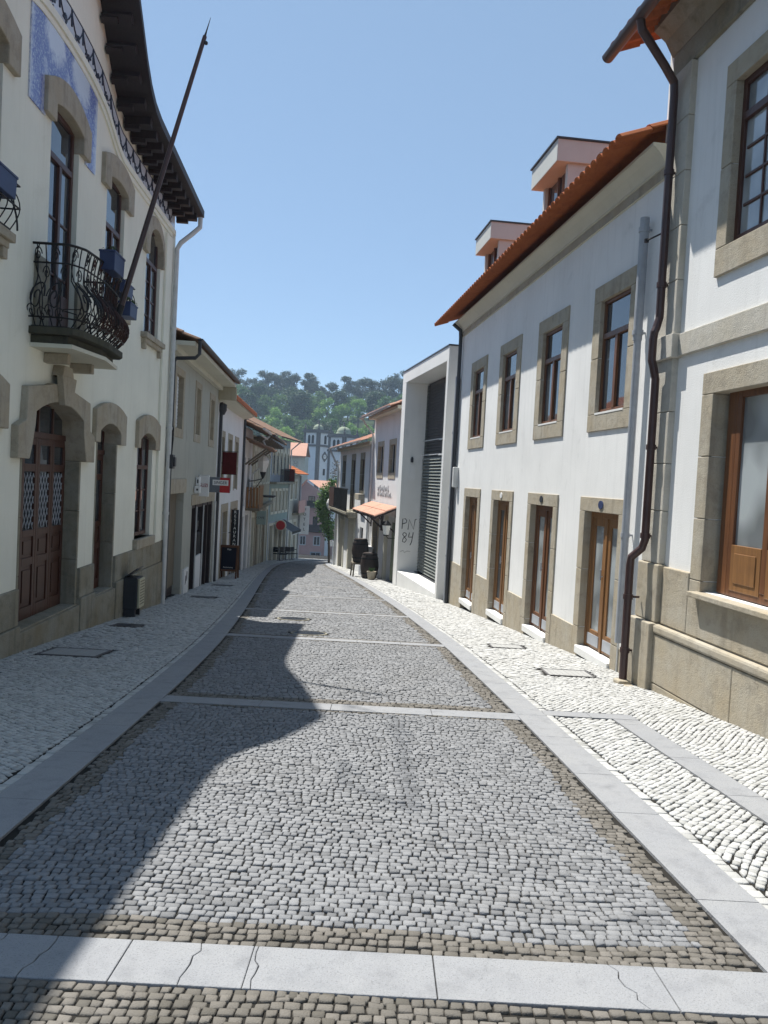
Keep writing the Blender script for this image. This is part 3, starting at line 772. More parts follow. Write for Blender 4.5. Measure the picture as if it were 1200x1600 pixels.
# balcony
bal = A
m = MB(); m.hprism([(.45, .1), (.45, -.52), (.6, -.60), (1.46, -.66), (2.3, -.60), (2.47, -.52), (2.47, .1)], 3.08, 3.17); m.hprism([(.52, .1), (.52, -.44), (1.46, -.56), (2.40, -.44), (2.40, .1)], 2.98, 3.078)
slabA = m.build('balcony_slab', 'mossy', A, bevel=.012, label='weathered stone balcony slab')
m = MB(); m.hprism([(.50, .05), (.50, -.50), (1.46, -.62), (2.42, -.50), (2.42, .05)], 2.93, 2.978); m.build('slab_underside', 'soffit', slabA)
m = MB()
for s_ in (.95, 1.9): MB().prism([(s_, 2.80), (s_+.12, 2.80), (s_+.12, 2.93), (s_, 2.93)], -.3, 0).build('balcony_bracket', 'granite', slabA, bevel=.012)
def belly(t):                                  # outward bulge of the pot-bellied rail, t 0..1 from foot to top
    return .19*sin(pi*min(1, (t+.04)/.62))**1.2 if t < .62 else .05*((t-.62)/.38)**2
def outline(u):                                # plan of the rail, u 0..1 from the near wall round to the far wall
    pts = [(.55, 0), (.55, -.42), (.72, -.52), (1.46, -.58), (2.2, -.52), (2.37, -.42), (2.37, 0)]
    ds = [0]
    for a, b in zip(pts, pts[1:]): ds.append(ds[-1]+sqrt((a[0]-b[0])**2+(a[1]-b[1])**2))
    d = u*ds[-1]; x = float(np.interp(d, ds, [p[0] for p in pts])); y = float(np.interp(d, ds, [p[1] for p in pts]))
    i = min(len(pts)-2, max(0, int(np.searchsorted(ds, d))-1)); a, b = pts[i], pts[i+1]; L = ds[i+1]-ds[i]
    n = ((b[1]-a[1])/L, -(b[0]-a[0])/L); return x, y, n[0], n[1]
def rp(u, t):
    x, y, nx, ny = outline(u); k = belly(t); return (x+nx*k, y+ny*k, 3.18+t*.98)
m = MB()
for t in (.0, .1, .78, 1.0): m.tube([rp(k/40, t) for k in range(41)], .011 if t < 1 else .016, 6)
railing = m.build('balcony_railing', 'iron', A, label='pot-bellied wrought iron railing with scrolls')
m = MB()
for k in range(0, 27):
    u = (k+.5)/27; m.tube([rp(u, i/12) for i in range(13)], .008, 5)
m.build('bars', 'iron', railing)
def scroll(m, uc, tc, ru, rt_, turns=1.5, sgn=1, r=.007):
    pts = []
    for i in range(26):
        a = turns*2*pi*i/25; k = 1-i/28; pts.append(rp(min(1, max(0, uc+sgn*ru*k*cos(a))), min(1, max(0, tc+rt_*k*sin(a)))))
    m.tube(pts, r, 4)
for k in range(13):
    u = (k+.5)/13; m = MB()
    scroll(m, u-.018, .88, .017, .09, 1.6, 1); scroll(m, u+.018, .66, .016, .09, 1.6, -1); scroll(m, u, .34, .034, .22, 1.7, (-1)**k, .010); scroll(m, u+.02, .12, .024, .1, 1.4, 1); scroll(m, u-.02, .16, .02, .09, 1.5, -1)
    m.tube([rp(min(1, max(0, u+.03*sin(t*.5))), t/12) for t in range(13)], .007, 4)
    m.build('scroll', 'rust_iron' if 3 < k < 11 else 'iron', railing)
def basket(s0, s1, z0, z1, dp=.2):
    m = MB()
    for z, k in ((z1, 1.0), (z0+.02, .55), ((z0+z1)/2, 1.05)):
        m.tube([(s0, 0, z), (s0, -dp*k, z), (s1, -dp*k, z), (s1, 0, z)], .01, 6)
    n = 7
    for i in range(n+1):
        s_ = s0+(s1-s0)*i/n
        m.tube([(s_, -dp*(.55+.5*sin(pi*t/8)), z0+.02+(z1-z0-.02)*t/8) for t in range(9)], .007, 5)
    for s_ in (s0, s1): m.tube([(s_, -dp*(.0+.95*sin(pi*.5*t/8)**.6)+0, z1-(z1-z0)*t/8*.98) for t in range(9)], .011, 5)
    return m.build('window_guard', 'iron', A)
basket(3.22, 4.30, 4.02, 4.50); basket(-1.5, -.42, 4.02, 4.50)
def flower_box(s, e, z, w_, dp, h, lb, plant=True):
    p = on_facade(A, s, -e, z); o = empty('flower_box', p, A.rotation_euler.z, lb, 'flower box', 'blue flower boxes on the cream house')
    m = MB(); a, b = .94, 1.0
    m.add([(-w_/2*a, -dp/2*a, 0), (w_/2*a, -dp/2*a, 0), (w_/2*a, dp/2*a, 0), (-w_/2*a, dp/2*a, 0), (-w_/2, -dp/2, h), (w_/2, -dp/2, h), (w_/2, dp/2, h), (-w_/2, dp/2, h)], [(0,3,2,1),(0,1,5,4),(1,2,6,5),(2,3,7,6),(3,0,4,7),(4,5,6,7)])
    m.box(-w_/2-.008, w_/2+.008, -dp/2-.008, dp/2+.008, h-.025, h+.002); m.build('trough', 'bluebox', o, bevel=.006)
    if plant:
        q = MB()
        for k in range(34):
            x, y = random.uniform(-w_/2, w_/2)*.8, random.uniform(-dp/2, dp/2)*.7; L = random.uniform(.04, .10); a = random.uniform(0, 6.28)
            tx, ty = cos(a)*L, sin(a)*L; hz = random.uniform(.02, .09)
            q.quad((x, y, h), (x+tx*.5-ty*.15, y+ty*.5+tx*.15, h+hz), (x+tx, y+ty, h+hz*.8), (x+tx*.5+ty*.15, y+ty*.5-tx*.15, h+hz))
        q.build('plant', 'leafpot', o)
flower_box(1.44, .66, 4.07, .46, .2, .25, 'blue flower box with a green plant on the balcony front rail')
flower_box(3.76, .16, 4.26, .5, .19, .21, 'upper of two blue flower boxes at the narrow window just right of the balcony')
flower_box(3.72, .26, 3.92, .42, .19, .22, 'lower of two blue flower boxes at the narrow window just right of the balcony')
flower_box(-.95, .17, 4.28, .6, .2, .24, 'blue flower box at the upper window by the left edge of the photo', False)
# flagpole
p0 = on_facade(A, 1.85, -.60, 3.42); p1 = on_facade(A, 1.85, -1.66, 7.43); dv = p1-p0
o = empty('flagpole', p0, 0, 'bare slanting dark flagpole rising from the iron balcony', 'flagpole'); ZB[o.name] = 0
m = MB().tube([Vector((0, 0, 0)), dv*.5, dv], .040, 10, .028); m.build('pole', 'brown_metal', o)
m = MB(); dn = dv.normalized(); m.tube([dv, dv+dn*.06, dv+dn*.26], .018, 8, .003); m.build('finial', 'dark_metal', o)
m = MB(); q = dv*.985+Vector((.035, 0, -.03)); m.lathe([(.004, q.z-.03), (.026, q.z-.012), (.026, q.z+.012), (.004, q.z+.03)], q.x, q.y, 10); m.build('pulley', 'dark_metal', o)
m = MB().tube([dn*.02, dn*.34], .045, 10); m.build('socket', 'iron', o)

# litter bin against the plinth
p = on_facade(A, 4.98, -.19, gz(14.1)); o = empty('litter_bin', p, A.rotation_euler.z, 'dark metal litter bin with a perforated cream front, lid flipped open', 'litter bin'); o.rotation_euler.x = 0
m = MB(); m.box(-.2, .2, -.12, .12, .14, .70); m.build('body', 'dark_metal', o, bevel=.01)
m = MB(); m.prism([(-.16, .16), (.2, .16), (.19, .68), (-.17, .68)], -.16, -.122); pb = m.build('front_panel', 'bin_panel', o, bevel=.008)
m = MB()
for i in range(5):
    for k in range(9): m.box(-.11+i*.06, -.09+i*.06, -.163, -.158, .22+k*.05, .24+k*.05)
m.build('perforations', 'black', pb)
m = MB(); m.box(-.2, -.15, -.1, .1, 0, .14); m.box(.12, .17, -.1, .1, 0, .14); m.build('foot', 'dark_metal', o)
m = MB(); m.add([(-.2, .1, .70), (.2, .1, .70), (.2, -.12, .86), (-.2, -.12, .86), (-.2, .1, .72), (.2, .1, .72), (.2, -.12, .88), (-.2, -.12, .88)], [(0,3,2,1),(4,5,6,7),(0,1,5,4),(1,2,6,5),(2,3,7,6),(3,0,4,7)]); m.build('lid', 'dark_metal', o)

# ================================================================== grey house with shops
B = facade('grey_house', 'plain grey rendered house with three small upper windows, old shopfront below', (-4.74, 17.2), -4.5, 'L', -1.35)
opsB = [(.83, 1.72, 2.48, 3.70, .3), (3.72, 4.42, 2.48, 3.70, .3), (6.36, 7.1, 2.46, 3.66, .3), (.55, 2.45, -2.4, .98, .25), (3.75, 7.75, -2.6, .62, .3)]
m = MB(); wall_sheet(m, .0, 8.15, -3.4, 4.2, opsB); body(m, .0, 8.15, -3.4, 4.2, 8); m.build('wall', 'grayplaster', B)
for (a, b, c, d_) in ((.83, 1.72, 2.48, 3.70), (3.72, 4.42, 2.48, 3.70), (6.36, 7.1, 2.46, 3.66)):
    surround(B, a-.18, b+.2, c-.2, d_+.16, a, b, c, d_, proj=.02, dp=.1)
    w_ = window(B, a, b, c, d_, .18, 'white_metal', cols=2)
m = MB(); m.box(.83, 1.4, .06, .12, 2.5, 3.68)
for k in range(14): m.box(.84, 1.39, .045, .06, 2.53+k*.082, 2.59+k*.082)
m.build('shutter', 'white_metal', B)
for (a, b) in ((3.72, 4.42), (6.36, 7.1)): MB().box(a+.02, b-.02, .155, .175, 2.5, 3.66).build('blind', 'tanplaster', B)
m = MB(); m.box(0, 8.15, -.52, 0, 4.2, 4.3); m.box(0, 8.15, -.14, 0, 4.08, 4.2); sf = m.build('eaves', 'soffit', B, bevel=.01)
MB().box(7.98, 8.22, -.54, .02, 3.80, 4.199).build('eaves_end', 'tanplaster', B, bevel=.01)
tile_roof(B, 0, 8.2, -.60, 4.33, 4.2, 6.2, 'tile_old'); MB().quad((0, 4.2, 6.2), (8.2, 4.2, 6.2), (8.2, 8.6, 4.2), (0, 8.6, 4.2)).build('rear_roof', 'tile_old', B)
gutter(B, .0, 7.9, -.62, 4.36, .06, 'dark_metal')
pipe(B, [(.12, -.60, 4.32), (.12, -.60, 4.05), (.12, -.52, 3.96), (.12, -.12, 3.93), (.12, -.07, 3.85), (.12, -.07, -1.3)], .04, 'dark_metal')
pipe(B, [(-.06, -.05, 5.2), (-.06, -.05, -1.3)], .045, 'white_metal', name='conduit'); pipe(B, [(-.2, -.10, 2.6), (-.2, -.10, -1.28)], .03, 'white_metal', name='conduit'); pipe(B, [(.28, -.04, 1.0), (.28, -.04, -1.3)], .022, 'white_metal', name='conduit')
m = MB(); m.box(-.28, -.02, -.2, -.1, 1.55, 1.85); m.box(-.24, -.06, -.24, -.2, 1.6, 1.8); m.build('cable_box', 'dark_metal', B, bevel=.01)
m = MB()
for k in range(3): m.tube([(-.1-.03*k, -.14, 1.85), (-.16, -.17, 2.2+.1*k), (-.02, -.12, 2.35+.08*k), (.0, -.05, 2.1)], .012, 6)
m.tube([(-.12, -.12, 1.55), (-.1, -.11, .2), (-.2, -.13, -.6)], .012, 6)
m.build('cables', 'black', B)
m = MB(); m.box(.4, 2.62, -.03, .12, .98, 1.32); m.build('door_lintel', 'granite', B, bevel=.01)
m = MB(); m.box(3.6, 7.95, -.03, .12, .62, .90); m.build('shop_lintel', 'granite', B, bevel=.01)
m = MB(); m.box(.55, 2.45, .2, .26, -2.6, .98); d = m.build('door', 'wood_dark', B)
m = MB(); m.box(.6, 1.45, .17, .2, -1.3, .95); m.box(1.55, 2.42, .17, .2, -1.3, .95); m.build('door_leaf', 'wood_grey', d, bevel=.01)
m = MB(); m.box(.9, 1.4, .155, .168, .3, .72); m.build('notice', 'sign_white', d); MB().box(.85, 1.35, .155, .168, -1.0, -.5).build('notice', 'bluewall', d)
m = MB(); m.box(2.66, 3.32, -.05, 0, -2.6, -.95); pl = m.build('wall_tile', 'sign_white', B)
m = MB(); m.prism([(2.85, -1.35), (2.93, -1.3), (2.97, -1.15), (2.9, -1.12)], -.056, -.05); m.prism([(3.03, -1.28), (3.1, -1.22), (3.13, -1.05), (3.06, -1.03)], -.056, -.05); m.build('stain', 'black', pl)
m = MB()
for a, b in ((3.75, 3.88), (4.55, 4.66), (5.9, 6.05), (6.8, 6.92), (7.62, 7.75)): m.box(a, b, .02, .16, -2.6, .62)
m.box(3.88, 7.62, .04, .16, .52, .62); sf_ = m.build('shop_frame', 'wood_dark', B)
MB().box(3.8, 7.7, .12, .14, -2.6, .6).build('pane', 'glass', sf_)
MB().box(4.68, 5.88, .03, .12, -2.6, -.85).build('stall_riser', 'white2', sf_)
m = MB(); m.box(4.72, 5.86, .05, .11, -.83, -.2); m.build('display_shelf', 'dark', sf_)
m = MB(); m.box(4.85, 5.7, .105, .115, -.15, .1); m.box(4.75, 5.2, .105, .115, .2, .4); m.build('display_card', 'glass_pale', sf_)
for a, b in ((4.62, 4.66), (5.9, 5.94), (7.75, 7.8)): MB().box(a, b, -.01, .02, -2.5, .55).build('frame_edge', 'white_metal', sf_)
pipe(B, [(7.98, -.05, .6), (7.98, -.05, -2)], .03, 'white_metal', name='conduit')
def proj_sign(fo, name, lb, x, e0, e1, z0, z1, th, face):
    """sign board standing out square to a facade"""
    p = on_facade(fo, x, 0, z0); o = empty(name, p, fo.rotation_euler.z, lb, 'sign'); ZB[o.name] = z0
    MB().box(-th/2, th/2, -e1, -e0, z0, z1).build('panel', face, o, bevel=.006)
    if e0 > .02: MB().box(-.015, .015, -e0, .0, (z0+z1)/2-.015, (z0+z1)/2+.015).build('bracket', 'dark_metal', o)
    return o
RZ = (pi/2, 0, -pi/2)
o = proj_sign(B, 'shop_sign', 'white upright shop sign with red lettering projecting from the grey house', 4.7, .02, .29, .84, 1.42, .09, 'sign_white')
text('SUZI', .13, 'letter_red', o, (-.052, -.155, 1.14), RZ, sx=.85); text('SUZI', .135, 'letter', o, (-.049, -.155, 1.14), RZ, 'lettering_outline', .001, sx=.85)  # slightly larger white copy backs the red letters
o = proj_sign(B, 'shop_sign', 'grey and red shop sign with a white lettered strip, projecting beside the white sign', 4.9, .24, .84, .96, 1.38, .10, 'sign_grey')
m = MB(); m.box(-.056, -.05, -.835, -.56, .965, 1.375); m.build('red_field', 'red', o); MB().box(-.062, -.056, -.79, -.36, 1.16, 1.31).build('white_strip', 'sign_white', o)
text('SINGER', .115, 'black', o, (-.064, -.575, 1.232), RZ, sx=.95)
for z0, z1, e in ((.95, 1.12, .16), (1.14, 1.36, .12)):
    o = proj_sign(B, 'wall_box', 'small white box on the grey house wall behind the shop signs, '+('lower of two' if z0 < 1 else 'upper of two'), 4.0 if z0 < 1 else 4.2, .02, e, z0, z1, .22, 'sign_white'); o['category'] = 'wall box'
    MB().box(-.115, -.11, -e*.75, -e*.45, z0+.06, z1-.06).build('dial', 'dark_metal', o)

# ================================================================== white house with the red banner
Cc = facade('white_house', 'white house with orange eaves and cream soffit, a dark red banner over its restaurant door', (-5.38, 25.3), -4.3, 'L', -1.98)
opsC = [(.8, 1.8, .9, 2.7, .25), (3.0, 4.0, .9, 2.7, .25), (5.1, 6.1, .9, 2.7, .25), (1.9, 3.4, -3, .15, .3), (4.6, 6.6, -3.2, .15, .3)]
m = MB(); wall_sheet(m, 0.0, 7.95, -4, 3.75, opsC); body(m, 0.0, 7.95, -4, 3.75, 8); m.build('wall', 'white2', Cc)
for a, b, c, d_ in [o_[:4] for o_ in opsC[:3]]:
    surround(Cc, a-.15, b+.15, c-.05, d_+.2, a, b, c, d_, proj=.02, dp=.1, sill=False); window(Cc, a, b, c, d_, .12, 'wood_red', cols=2, transom=d_-.5, rows=2)
for a, b, c, d_ in [o_[:4] for o_ in opsC[3:]]:
    surround(Cc, a-.18, b+.18, c, d_+.28, a, b, c, d_, proj=.02, dp=.12, sill=False, name='door_surround'); panel_door(Cc, a+.02, b-.02, c+.3, d_-.02, .16, 2, c+1.6, d_-.6, mat='wood_red')
m = MB(); m.add([(0, 0, 3.72), (7.95, 0, 3.72), (7.95, -.42, 3.86), (0, -.42, 3.86), (0, 0, 3.95), (7.95, 0, 3.95), (7.95, -.42, 3.95), (0, -.42, 3.95)], [(0,3,2,1),(4,5,6,7),(0,1,5,4),(1,2,6,5),(2,3,7,6),(3,0,4,7)]); m.build('eaves', 'soffit', Cc)
tile_roof(Cc, 0, 8.0, -.5, 3.96, 4, 5.9, 'tile'); MB().quad((0, 4, 5.9), (8, 4, 5.9), (8, 8.3, 3.8), (0, 8.3, 3.8)).build('rear_roof', 'tile_old', Cc)
MB().box(0, 8, -.52, -.48, 3.87, 3.99).build('fascia', 'tile', Cc)
pipe(Cc, [(.3, -.05, 3.75), (.3, -.06, 3.5), (.3, -.06, -2)], .05, 'dark_metal', collars=[(.3, -.06, 1.2)]); m = MB(); m.lathe([(.06, 3.35), (.13, 3.5), (.13, 3.68), (.06, 3.72)], .3, -.1, 10); m.build('hopper', 'dark_metal', Cc)
pipe(Cc, [(.55, -.05, 3.7), (.55, -.05, 0)], .04, 'white_metal', name='conduit'); pipe(Cc, [(7.85, -.06, 3.8), (7.85, -.06, -2.5)], .05, 'dark_metal')
o = proj_sign(Cc, 'banner', 'dark red banner hanging over the pavement from the white house', 1.3, .03, .50, 1.46, 2.2, .02, 'red_cloth'); o['category'] = 'banner'
m = MB().tube([(0, .0, 2.22), (0, -.55, 2.22)], .012, 6); m.tube([(0, 0, 1.46), (0, -.52, 1.46)], .008, 6); m.build('rod', 'dark_metal', o)
o = proj_sign(Cc, 'restaurant_sign', 'narrow black upright sign reading RESTAURANTE beside the red-brown door', 4.2, .10, .34, -1.55, .16, .06, 'black')
for k, ch in enumerate('RESTAURANTE'): text(ch, .145, 'letter', o, (-.034, -.22, .07-k*.148), RZ, 'letter')
# chalkboard on the pavement
yb = 28.0; o = empty('chalkboard', (-5.34, yb, gz(yb)), 0, 'folding pavement chalkboard with a brown wooden frame standing before the restaurant', 'chalkboard')
for sg, nm in ((-1, 'front_board'), (1, 'back_board')):
    m = MB(); tl = .13
    def P3(x, z, t): return (x, sg*(.22-tl*z/1.0)+sg*t, z)
    for a, b, c, d_ in ((-.32, -.26, 0, 1.16), (.26, .32, 0, 1.16), (-.26, .26, 1.09, 1.16), (-.26, .26, .26, .33)):
        m.add([P3(a, c, -.015), P3(b, c, -.015), P3(b, d_, -.015), P3(a, d_, -.015), P3(a, c, .015), P3(b, c, .015), P3(b, d_, .015), P3(a, d_, .015)], [(0,1,2,3),(7,6,5,4),(0,4,5,1),(1,5,6,2),(2,6,7,3),(3,7,4,0)])
    fb = m.build('frame', 'wood_brown', o)
    m = MB(); m.add([P3(-.26, .33, 0), P3(.26, .33, 0), P3(.26, 1.09, 0), P3(-.26, 1.09, 0)], [(0, 1, 2, 3)]); m.build(nm, 'board', o)
    if sg < 0:
        an = math.atan(tl)
        text('Vale', .085, 'letter', o, (0, -.22+tl*1.02-.006, 1.02), (pi/2-an, 0, 0)); text('Restaurante', .07, 'letter', o, (0, -.22+tl*.40-.006, .40), (pi/2-an, 0, 0))

# ================================================================== old houses farther down on the left
def simple_roof(par, x0, x1, ye, ze, mat, deg=24, D=4.0, **k):
    zr = ze+(D-ye)*tan(R(deg)); tile_roof(par, x0, x1, ye, ze, D, zr, mat, **k)
    MB().quad((x0, D, zr), (x1, D, zr), (x1, 2*D, zr-(D)*tan(R(deg))), (x0, 2*D, zr-D*tan(R(deg)))).build('rear_roof', mat, par)
D1 = facade('ruined_house', 'narrow ruined white house with broken tiled canopy and brown wooden balcony', (-5.97, 33.3), -4.4, 'L', -2.6)
m = MB(); ops = [(.5, 1.3, .1, 2.2, .3), (2.2, 3.2, .1, 2.2, .3), (.4, 1.4, -3.4, -.35, .3), (2.0, 3.4, -3.4, -.35, .3)]
wall_sheet(m, 0, 4.2, -4.5, 3.5, ops); body(m, 0, 4.2, -4.5, 3.5, 8); m.build('wall', 'white2', D1)
for a, b, c, d_, _ in ops[:2]: window(D1, a, b, c, d_, .12, 'wood_dark', cols=2, transom=1.7)
for a, b, c, d_, _ in ops[2:]: panel_door(D1, a, b, c+.2, d_, .15, 2, c+1.6, d_-.5, mat='wood_dark')
tile_roof(D1, -.1, 4.3, -.75, 3.42, 4, 5.4, 'tile_old', jit=.03, sag=.08); MB().quad((0, 4, 5.4), (4.2, 4, 5.4), (4.2, 8, 3.5), (0, 8, 3.5)).build('rear_roof', 'tile_old', D1)
tile_roof(D1, .6, 4.1, -1.15, 2.62, .0, 3.05, 'tile_old', jit=.03, sag=.1, name='canopy')
for x_ in (.9, 2.3, 3.8):
    MB().tube([(x_, -.02, 1.9), (x_, -.9, 2.62)], .045, 6).build('canopy_brace', 'wood_grey', D1)
gutter(D1, -.1, 4.3, -.82, 3.42, .07, 'white_metal'); gutter(D1, 1.0, 5.5, -.62, 3.2, .06, 'white_metal')
pipe(D1, [(3.9, -.8, 3.3), (3.9, -.5, 3.05), (3.9, -.9, 2.3), (3.9, -.08, 1.5), (3.9, -.08, -3)], .045, 'white_metal')
m = MB(); m.box(1.9, 4.0, -.62, 0, -.12, .0); wb = m.build('balcony', 'wood_grey', D1)
m = MB(); m.box(1.9, 4.0, -.62, -.56, .92, 1.0)
for k in range(15): m.box(1.92+k*.14, 2.03+k*.14, -.61, -.58, 0, .92)
for k in range(4): m.box(1.9, 1.94, -.55+k*.14, -.44+k*.14, 0, .92)
m.build('balustrade', 'wood_honey', wb)
D2 = facade('old_house', 'old tan rendered house with pale stone window jambs and ragged tiled eaves', (-6.30, 37.5), -4.4, 'L', -2.95)
m = MB(); ops = [(.9+i*2.05, 1.9+i*2.05, 1.05, 2.62, .25) for i in range(6)]+[(.7+i*2.5, 2.1+i*2.5, -4.4, -.62, .3) for i in range(5)]
wall_sheet(m, 0, 13.0, -5.4, 3.35, ops); body(m, 0, 13, -5.4, 3.35, 8); m.build('wall', 'tanplaster', D2)
for i in range(6):
    a, b = .9+i*2.05, 1.9+i*2.05
    surround(D2, a-.28, b+.28, .95, 2.85, a, b, 1.05, 2.62, proj=.05, dp=.12, mat='soffit'); window(D2, a, b, 1.05, 2.62, .16, 'wood_dark', cols=2, rows=2)
for i in range(5):
    a, b = .7+i*2.5, 2.1+i*2.5
    surround(D2, a-.24, b+.24, -4.4, -.35, a, b, -4.0, -.62, proj=.05, dp=.2, mat='soffit' if i % 2 == 0 else 'granite', sill=False, name='door_surround')
    panel_door(D2, a, b, -4.2, -.64, .2, 2, -2.4, -1.2, mat='wood_dark' if i % 2 else 'wood_grey')
m = MB(); m.box(0, 13, -.28, 0, -.30, -.12); m.build('ledge', 'granite_d', D2, bevel=.02)
tile_roof(D2, -.2, 13.1, -.95, 3.38, 4, 5.6, 'tile_old', jit=.035, sag=.0); MB().quad((0, 4, 5.6), (13, 4, 5.6), (13, 8, 3.4), (0, 8, 3.4)).build('rear_roof', 'tile_old', D2)
gutter(D2, -.2, 9, -1.0, 3.36, .07, 'dark_metal')
for i in range(9): MB().box(.4+i*1.5, .52+i*1.5, -.8, 0, 3.12, 3.26).build('rafter_end', 'wood_grey', D2)
MB().box(5.2, 7.4, -.75, -.05, .28, .36).build('window_canopy', 'wood_dark', D2)
o = proj_sign(D2, 'shop_sign', 'small pale green square sign on the old tan house above a doorway', 3.2, .08, .55, -1.05, -.35, .08, 'teal'); text('CAFE', .14, 'black', o, (-.044, -.31, -.7), RZ)
# wall lantern
def lantern(fo, x, e, z, lb, r=.27):
    p = on_facade(fo, x, -e, z); o = empty('street_lantern', p, fo.rotation_euler.z, lb, 'street lamp'); ZB[o.name] = 0
    m = MB(); m.lathe([(r*.5, 0), (r, .42), (r*1.02, .5), (r*.6, .7), (.03, .78)], 0, 0, 6); m.build('globe', 'globe', o)
    m = MB(); m.lathe([(.03, -.3), (.08, -.2), (r*.52, -.02), (r*.52, 0)], 0, 0, 8); m.lathe([(.05, .78), (.02, .9)], 0, 0, 6); m.build('holder', 'iron', o)
    m = MB(); m.tube([(0, e, -.45), (0, e*.6, -.42), (0, 0, -.3)], .025, 6); m.tube([(0, e, -.9), (0, e*.5, -.75), (0, .05, -.35)], .018, 6); m.box(-.05, .05, e-.02, e, -1.0, -.35); m.build('bracket', 'iron', o)
lantern(D1, 3.1, .62, 1.62, 'white hexagonal street lantern on an iron bracket beside the ruined house')
Eh = facade('tiled_house', 'tall blue tiled house with arched upper windows and a green middle floor', (-7.27, 50.3), 4.2, 'L', -4.0)
m = MB(); ops = [(.55+i*1.15, 1.2+i*1.15, 1.6, 3.0, .2) for i in range(5)]+[(.55+i*1.15, 1.2+i*1.15, -.9, .45, .2) for i in range(5)]+[(.4+i*1.45, 1.4+i*1.45, -5, -1.75, .3) for i in range(4)]
wall_sheet(m, 0, 6.2, -6, 3.9, ops); body(m, 0, 6.2, -6, 3.9, 8); m.build('wall', 'bluetile', Eh)
for i in range(5):
    a, b = .55+i*1.15, 1.2+i*1.15
    out = [(a-.12, 1.5), (a-.12, 3.0)]+[((a+b)/2+(b-a+.24)/2*cos(pi-pi*k/8), 3.0+.42*sin(pi*k/8)) for k in range(1, 8)]+[(b+.12, 3.0), (b+.12, 1.5), (b, 1.5), (b, 2.75)]
    inn = [((a+b)/2+(b-a)/2*cos(pi*k/8), 2.75+.25*sin(pi*k/8)) for k in range(1, 8)]
    m = MB(); m.prism((out+inn+[(a, 2.75), (a, 1.5)])[::-1], -.05, .1); m.build('window_surround', 'soffit', Eh)
    window(Eh, a, b, 1.6, 3.0, .12, 'white_metal', cols=2)
    surround(Eh, a-.12, b+.12, -1.05, .62, a, b, -.9, .45, proj=.05, dp=.1, mat='soffit'); window(Eh, a, b, -.9, .45, .12, 'wood_dark', cols=2)
m = MB()
for i in range(6): a = (.14 if i == 0 else 1.24+(i-1)*1.15); m.box(a, a+.24 if i else a+.26, -.012, 0, -1.5, .9)
m.box(.43, 6.1, -.010, -.002, .63, .9); m.box(.43, 6.1, -.010, -.002, -1.5, -1.06); m.build('green_band', 'teal', Eh)
m = MB(); m.box(0, 6.2, -.45, 0, .92, 1.06); lg = m.build('balcony_ledge', 'granite_d', Eh, bevel=.02)
m = MB(); m.box(1.2, 6.2, -.43, -.40, 1.85, 1.9)
for k in range(30): m.box(1.22+k*.17, 1.245+k*.17, -.425, -.405, 1.06, 1.85)
m.build('balustrade', 'iron', lg)
for i in range(4):
    a, b = .4+i*1.45, 1.4+i*1.45
    surround(Eh, a-.16, b+.16, -5, -1.6, a, b, -4.6, -1.75, proj=.04, dp=.15, mat='soffit', sill=False, name='door_surround'); panel_door(Eh, a, b, -4.9, -1.76, .2, 2, -3.2, -2.2, mat='wood_dark')
simple_roof(Eh, -.3, 6.6, -.7, 3.9, 'tile_old'); gutter(Eh, -.3, 6.6, -.76, 3.9, .06, 'dark_metal'); pipe(Eh, [(6.1, -.7, 3.85), (6.1, -.1, 3.3), (6.1, -.08, -5)], .05, 'white_metal')
o = proj_sign(Eh, 'banner', 'dark red banner projecting from the tall blue tiled house', 4.2, .05, .75, 1.12, 1.95, .03, 'red_cloth'); o['category'] = 'banner'
o = empty('round_sign', on_facade(Eh, 1.6, -.5, -1.75), Eh.rotation_euler.z, 'round red sign with a pale rim over the cafe door far down the street', 'sign'); ZB[o.name] = 0
m = MB()
def disc(m, r, x0, x1, n=24): m.add([(x0, r*cos(2*pi*k/n), r*sin(2*pi*k/n)) for k in range(n)]+[(x1, r*cos(2*pi*k/n), r*sin(2*pi*k/n)) for k in range(n)], [(k, (k+1) % n, n+(k+1) % n, n+k) for k in range(n)]+[tuple(range(n)), tuple(range(2*n-1, n-1, -1))])
disc(m, .36, -.05, .05); m.build('rim', 'soffit', o); m = MB(); disc(m, .30, -.06, -.051); m.build('face', 'red', o); MB().box(-.02, .02, .36, .52, -.02, .02).build('bracket', 'iron', o)
o = empty('awning', on_facade(Eh, 3.6, 0, -1.55), Eh.rotation_euler.z, 'dark awning with a white edge over the cafe at the tiled house', 'awning'); ZB[o.name] = 0
m = MB(); m.add([(-1.6, 0, 0), (1.6, 0, 0), (1.6, -1.2, -.62), (-1.6, -1.2, -.62)], [(0, 1, 2, 3)]); m.box(-1.6, 1.6, -1.21, -1.2, -.82, -.62); m.build('canvas', 'black', o)
m = MB(); m.box(-1.62, 1.62, -1.225, -1.21, -.84, -.78); m.tube([(-1.6, -.02, 0), (-1.6, -1.2, -.64)], .02, 6); m.tube([(1.6, -.02, 0), (1.6, -1.2, -.64)], .02, 6); m.build('edge', 'white_metal', o)
Fh = facade('corner_house', 'narrow stone faced corner house at the far bend with a small balcony', (-6.80, 56.6), 4.2, 'L', -4.5)
m = MB(); ops = [(.5, 1.3, -.2, 1.1, .2), (2.2, 3.0, -.2, 1.1, .2), (.5, 1.4, -5.2, -1.9, .3), (2.2, 3.2, -5.2, -1.9, .3)]
wall_sheet(m, 0, 4.3, -7, 1.6, ops); body(m, 0, 4.3, -7, 1.6, 8); m.build('wall', 'grayplaster', Fh)
for a, b, c, d_, _ in ops: surround(Fh, a-.18, b+.18, c-.1, d_+.2, a, b, c, d_, proj=.04, dp=.12, mat='soffit'); window(Fh, a, b, c, d_, .15, 'wood_dark', cols=2)
